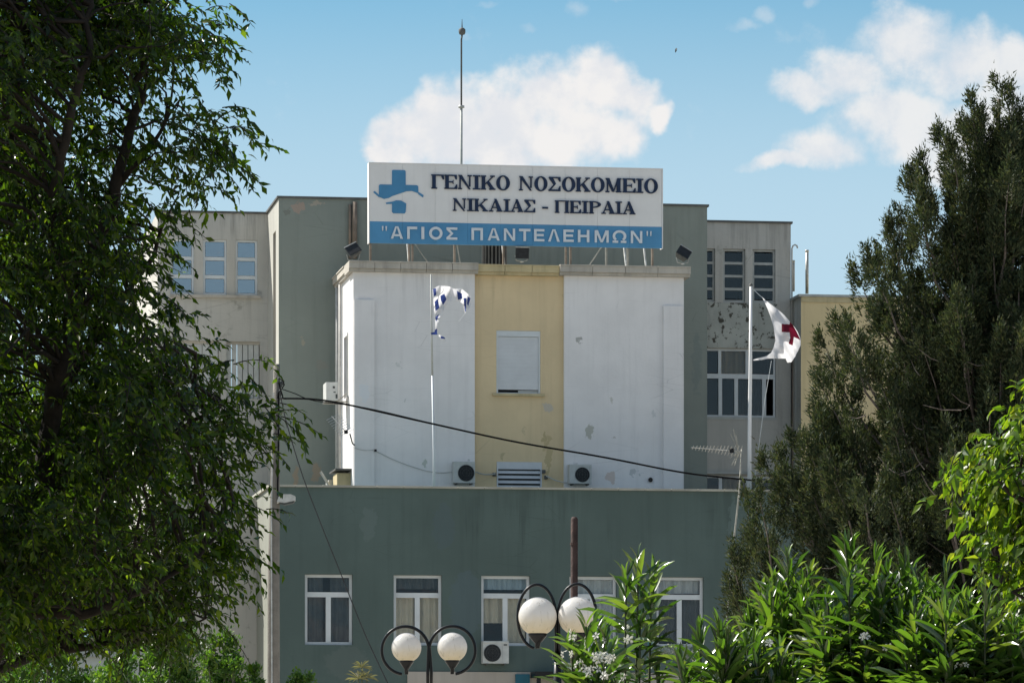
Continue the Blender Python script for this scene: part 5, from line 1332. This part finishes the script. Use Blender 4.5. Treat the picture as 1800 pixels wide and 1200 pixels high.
# ------------------------------------------------------------------ bushes by the wall at lower left
def bush(px, py_top, Y0, rpx, n, ln, label, seed, lm=L_bush, name='green_bush', nparts=0):
    rs = np.random.default_rng(seed); random.seed(seed)
    bx = (px - 900) / F * Y0; zt = at(0, py_top, Y0).z; rr = rpx / F * Y0
    root = thing(name, label, 'bush', (bx, Y0, 0), 0, 'green bushes along the hospital wall'); org = np.array([bx, Y0, 0])
    cl = []
    while len(cl) < 70:
        v = rs.normal(size=3); v /= np.linalg.norm(v); v *= rs.uniform(.35, 1) ** .6
        hgt = zt * .42
        cl.append(org + np.array([v[0] * rr, v[1] * rr, zt - hgt + v[2] * hgt * .93 + rs.normal() * .03]))
    cl = np.array(cl)
    k = rs.integers(0, len(cl), n)
    P = cl[k] + rs.normal(size=(n, 3)) * rr * .16
    P = P[P[:, 2] > .2]; n = len(P)
    o_ = P - (org + np.array([0, 0, zt * .6])); o_ /= np.linalg.norm(o_, axis=1, keepdims=True)
    D = o_ * .6 + rs.normal(size=(n, 3)) * .6 + np.array([0, 0, .35]); Nn = np.array([0, 0, 1.0]) + rs.normal(size=(n, 3)) * .6
    L_ = rs.uniform(.6, 1.2, n) * ln
    mb = MB()
    for c in cl[:40]: mb.tube([Vector((0, 0, 0)), Vector((c - org) * np.array([.4, .4, .6])), Vector(c - org)], [.04, .025, .008], 5, cap=False)
    tag(mb.build('stems', M_barkgrey, root), kind='stuff')
    tag(leaves_mesh('foliage', 'small', P, D, Nn, L_, L_ * .45, lm, root, org), kind='stuff')
bush(530, 1158, 96, 34, 9000, .10, 'round sunlit bush just right of the utility pole foot', 31)
bush(447, 1140, 97, 24, 7000, .10, 'sunlit bush just left of the utility pole foot', 32)
bush(395, 1092, 94, 50, 13000, .11, 'tall bright bush behind the lower left tree branches, before the wing wall', 33)
bush(300, 1060, 90, 60, 14000, .12, 'bright bush half hidden behind the left tree lowest branches', 34)
bush(215, 1110, 84, 60, 10000, .12, 'dull bush deep behind the left tree near the pale kiosk', 35)
def far_tree(px, py_top, Y0, rpx, n, label, seed, lm):
    rs = np.random.default_rng(seed); random.seed(seed)
    bx = (px - 900) / F * Y0; zt = at(0, py_top, Y0).z; rr = rpx / F * Y0
    root = thing('far_tree', label, 'tree', (bx, Y0, 0), 0, 'trees behind the left broadleaf tree'); org = np.array([bx, Y0, 0])
    v = rs.normal(size=(120, 3)); v /= np.linalg.norm(v, axis=1, keepdims=True); v *= rs.uniform(.4, 1, (120, 1)) ** .6
    cl = org + v * np.array([rr, rr * .8, zt * .38]) + np.array([0, 0, zt * .60])
    k = rs.integers(0, 120, n); P = cl[k] + rs.normal(size=(n, 3)) * rr * .15
    o_ = P - (org + np.array([0, 0, zt * .6])); o_ /= np.linalg.norm(o_, axis=1, keepdims=True)
    D = o_ * .6 + rs.normal(size=(n, 3)) * .6 + np.array([0, 0, -.2]); Nn = np.array([0, 0, 1.0]) + rs.normal(size=(n, 3)) * .6
    L_ = rs.uniform(.12, .2, n)
    MB().tube([(0, 0, 0), (.05, 0, zt * .3), (0, .05, zt * .6)], [.22, .17, .08], 9).build('trunk', M_bark, root, True)
    mb = MB()
    for c in cl[:50]: mb.tube([Vector((0, 0, zt * .25)), Vector((c - org) * np.array([.5, .5, .75])), Vector(c - org)], [.07, .04, .01], 5, cap=False)
    tag(mb.build('limbs', M_bark, root), kind='stuff')
    tag(leaves_mesh('crown', 'small', P, D, Nn, L_, L_ * .5, lm, root, org), kind='stuff')
L_far = leaf_mat('far_tree_leaf', [(.02, .035, .012), (.035, .055, .015), (.05, .07, .018)], .5, .35, (2.2, 2.6, .6), .3)
far_tree(205, 520, 104, 120, 12000, 'dark tree standing behind the left tree beside the hospital left wing', 51, L_far)
far_tree(30, 400, 100, 150, 15000, 'tall dark tree seen through the gaps of the left tree', 52, L_far)
far_tree(-110, 480, 108, 130, 9000, 'dark tree at the left edge behind the big broadleaf tree', 53, L_far)
bush(90, 1060, 88, 80, 12000, .12, 'wide bush behind the left tree near the bottom left corner', 36)
bush(585, 1188, 70, 16, 1800, .07, 'small low bush poking up between the round bush and the dry spiky plant', 37)
# pale kiosk glimpsed through the tree
kk = thing('kiosk', 'pale small kiosk glimpsed through the lower branches of the left tree', 'kiosk', at(180, HY + CZ / 92 * F, 92))
kh = at(0, 1145, 92).z
MB().box(-.7, .7, -.5, .5, 0, kh - .12).build('wall', M_ac, kk)
MB().box(-.8, .8, -.6, .6, kh - .118, kh).build('roof', M_steel, kk)
MB().box(.1, .4, -.53, -.503, kh - .6, kh - .3).build('opening', M_dark, kk)

# dry spiky plant
Y0 = 66.0; pbase = at(636, HY + CZ / Y0 * F, Y0)
dp = thing('spiky_plant', 'dry pale spiky rosette plant left of the smaller globe lamp', 'plant', pbase)
rs = np.random.default_rng(44)
mbs = MB(); P, D, Nn, L_ = [], [], [], []
for (x, y, n, s) in ((636, 1172, 26, .17), (630, 1192, 26, .2), (645, 1190, 22, .18), (622, 1215, 20, .24), (650, 1220, 20, .24)):
    c = at(x, y, Y0) - pbase
    mbs.tube([Vector((0, 0, 0)), Vector((c.x * .5, 0, c.z * .6)), c], [.02, .015, .01], 5)
    for i in range(n):
        a = 2 * math.pi * i / n + rs.normal() * .2; e = rs.uniform(-.3, .9)
        P.append(tuple(c + pbase)); D.append((math.cos(a), math.sin(a) * .8, e)); Nn.append((0, .2, 1)); L_.append(s * rs.uniform(.7, 1.15))
mbs.build('stem', M_oleand, dp)
P, D, Nn, L_ = map(np.array, (P, D, Nn, L_))
leaf_objects('leaf', 'blade', P, D, Nn, L_, L_ * .07, L_dry, dp, np.array(pbase))

# ------------------------------------------------------------------ bird
bo = at(1188, 89, 90)
b = thing('bird', 'tiny dark bird flying high in the open sky', 'bird', bo)
MB().tube([(-.01, 0, -.045), (-.004, 0, -.02), (0, 0, .01), (.004, 0, .035), (.012, 0, .05)], [.003, .012, .016, .011, .003], 8).build('body', M_blackcase, b, True)
MB().add([(0, 0, .02), (.03, .09, .03), (.01, .13, -.01), (0, .02, -.01), (0, 0, .024), (.03, .09, .034), (.01, .13, -.006), (0, .02, -.006)], [(0, 1, 2, 3), (7, 6, 5, 4)]).build('wing', M_blackcase, b)
MB().add([(0, 0, .02), (.03, -.09, .03), (.01, -.13, -.01), (0, -.02, -.01), (0, 0, .024), (.03, -.09, .034), (.01, -.13, -.006), (0, -.02, -.006)], [(3, 2, 1, 0), (4, 5, 6, 7)]).build('wing', M_blackcase, b)
print('STAT leaves', nL, nY, nC, 'objects', len(bpy.data.objects), 'tris', sum(len(m.polygons) for m in bpy.data.meshes))
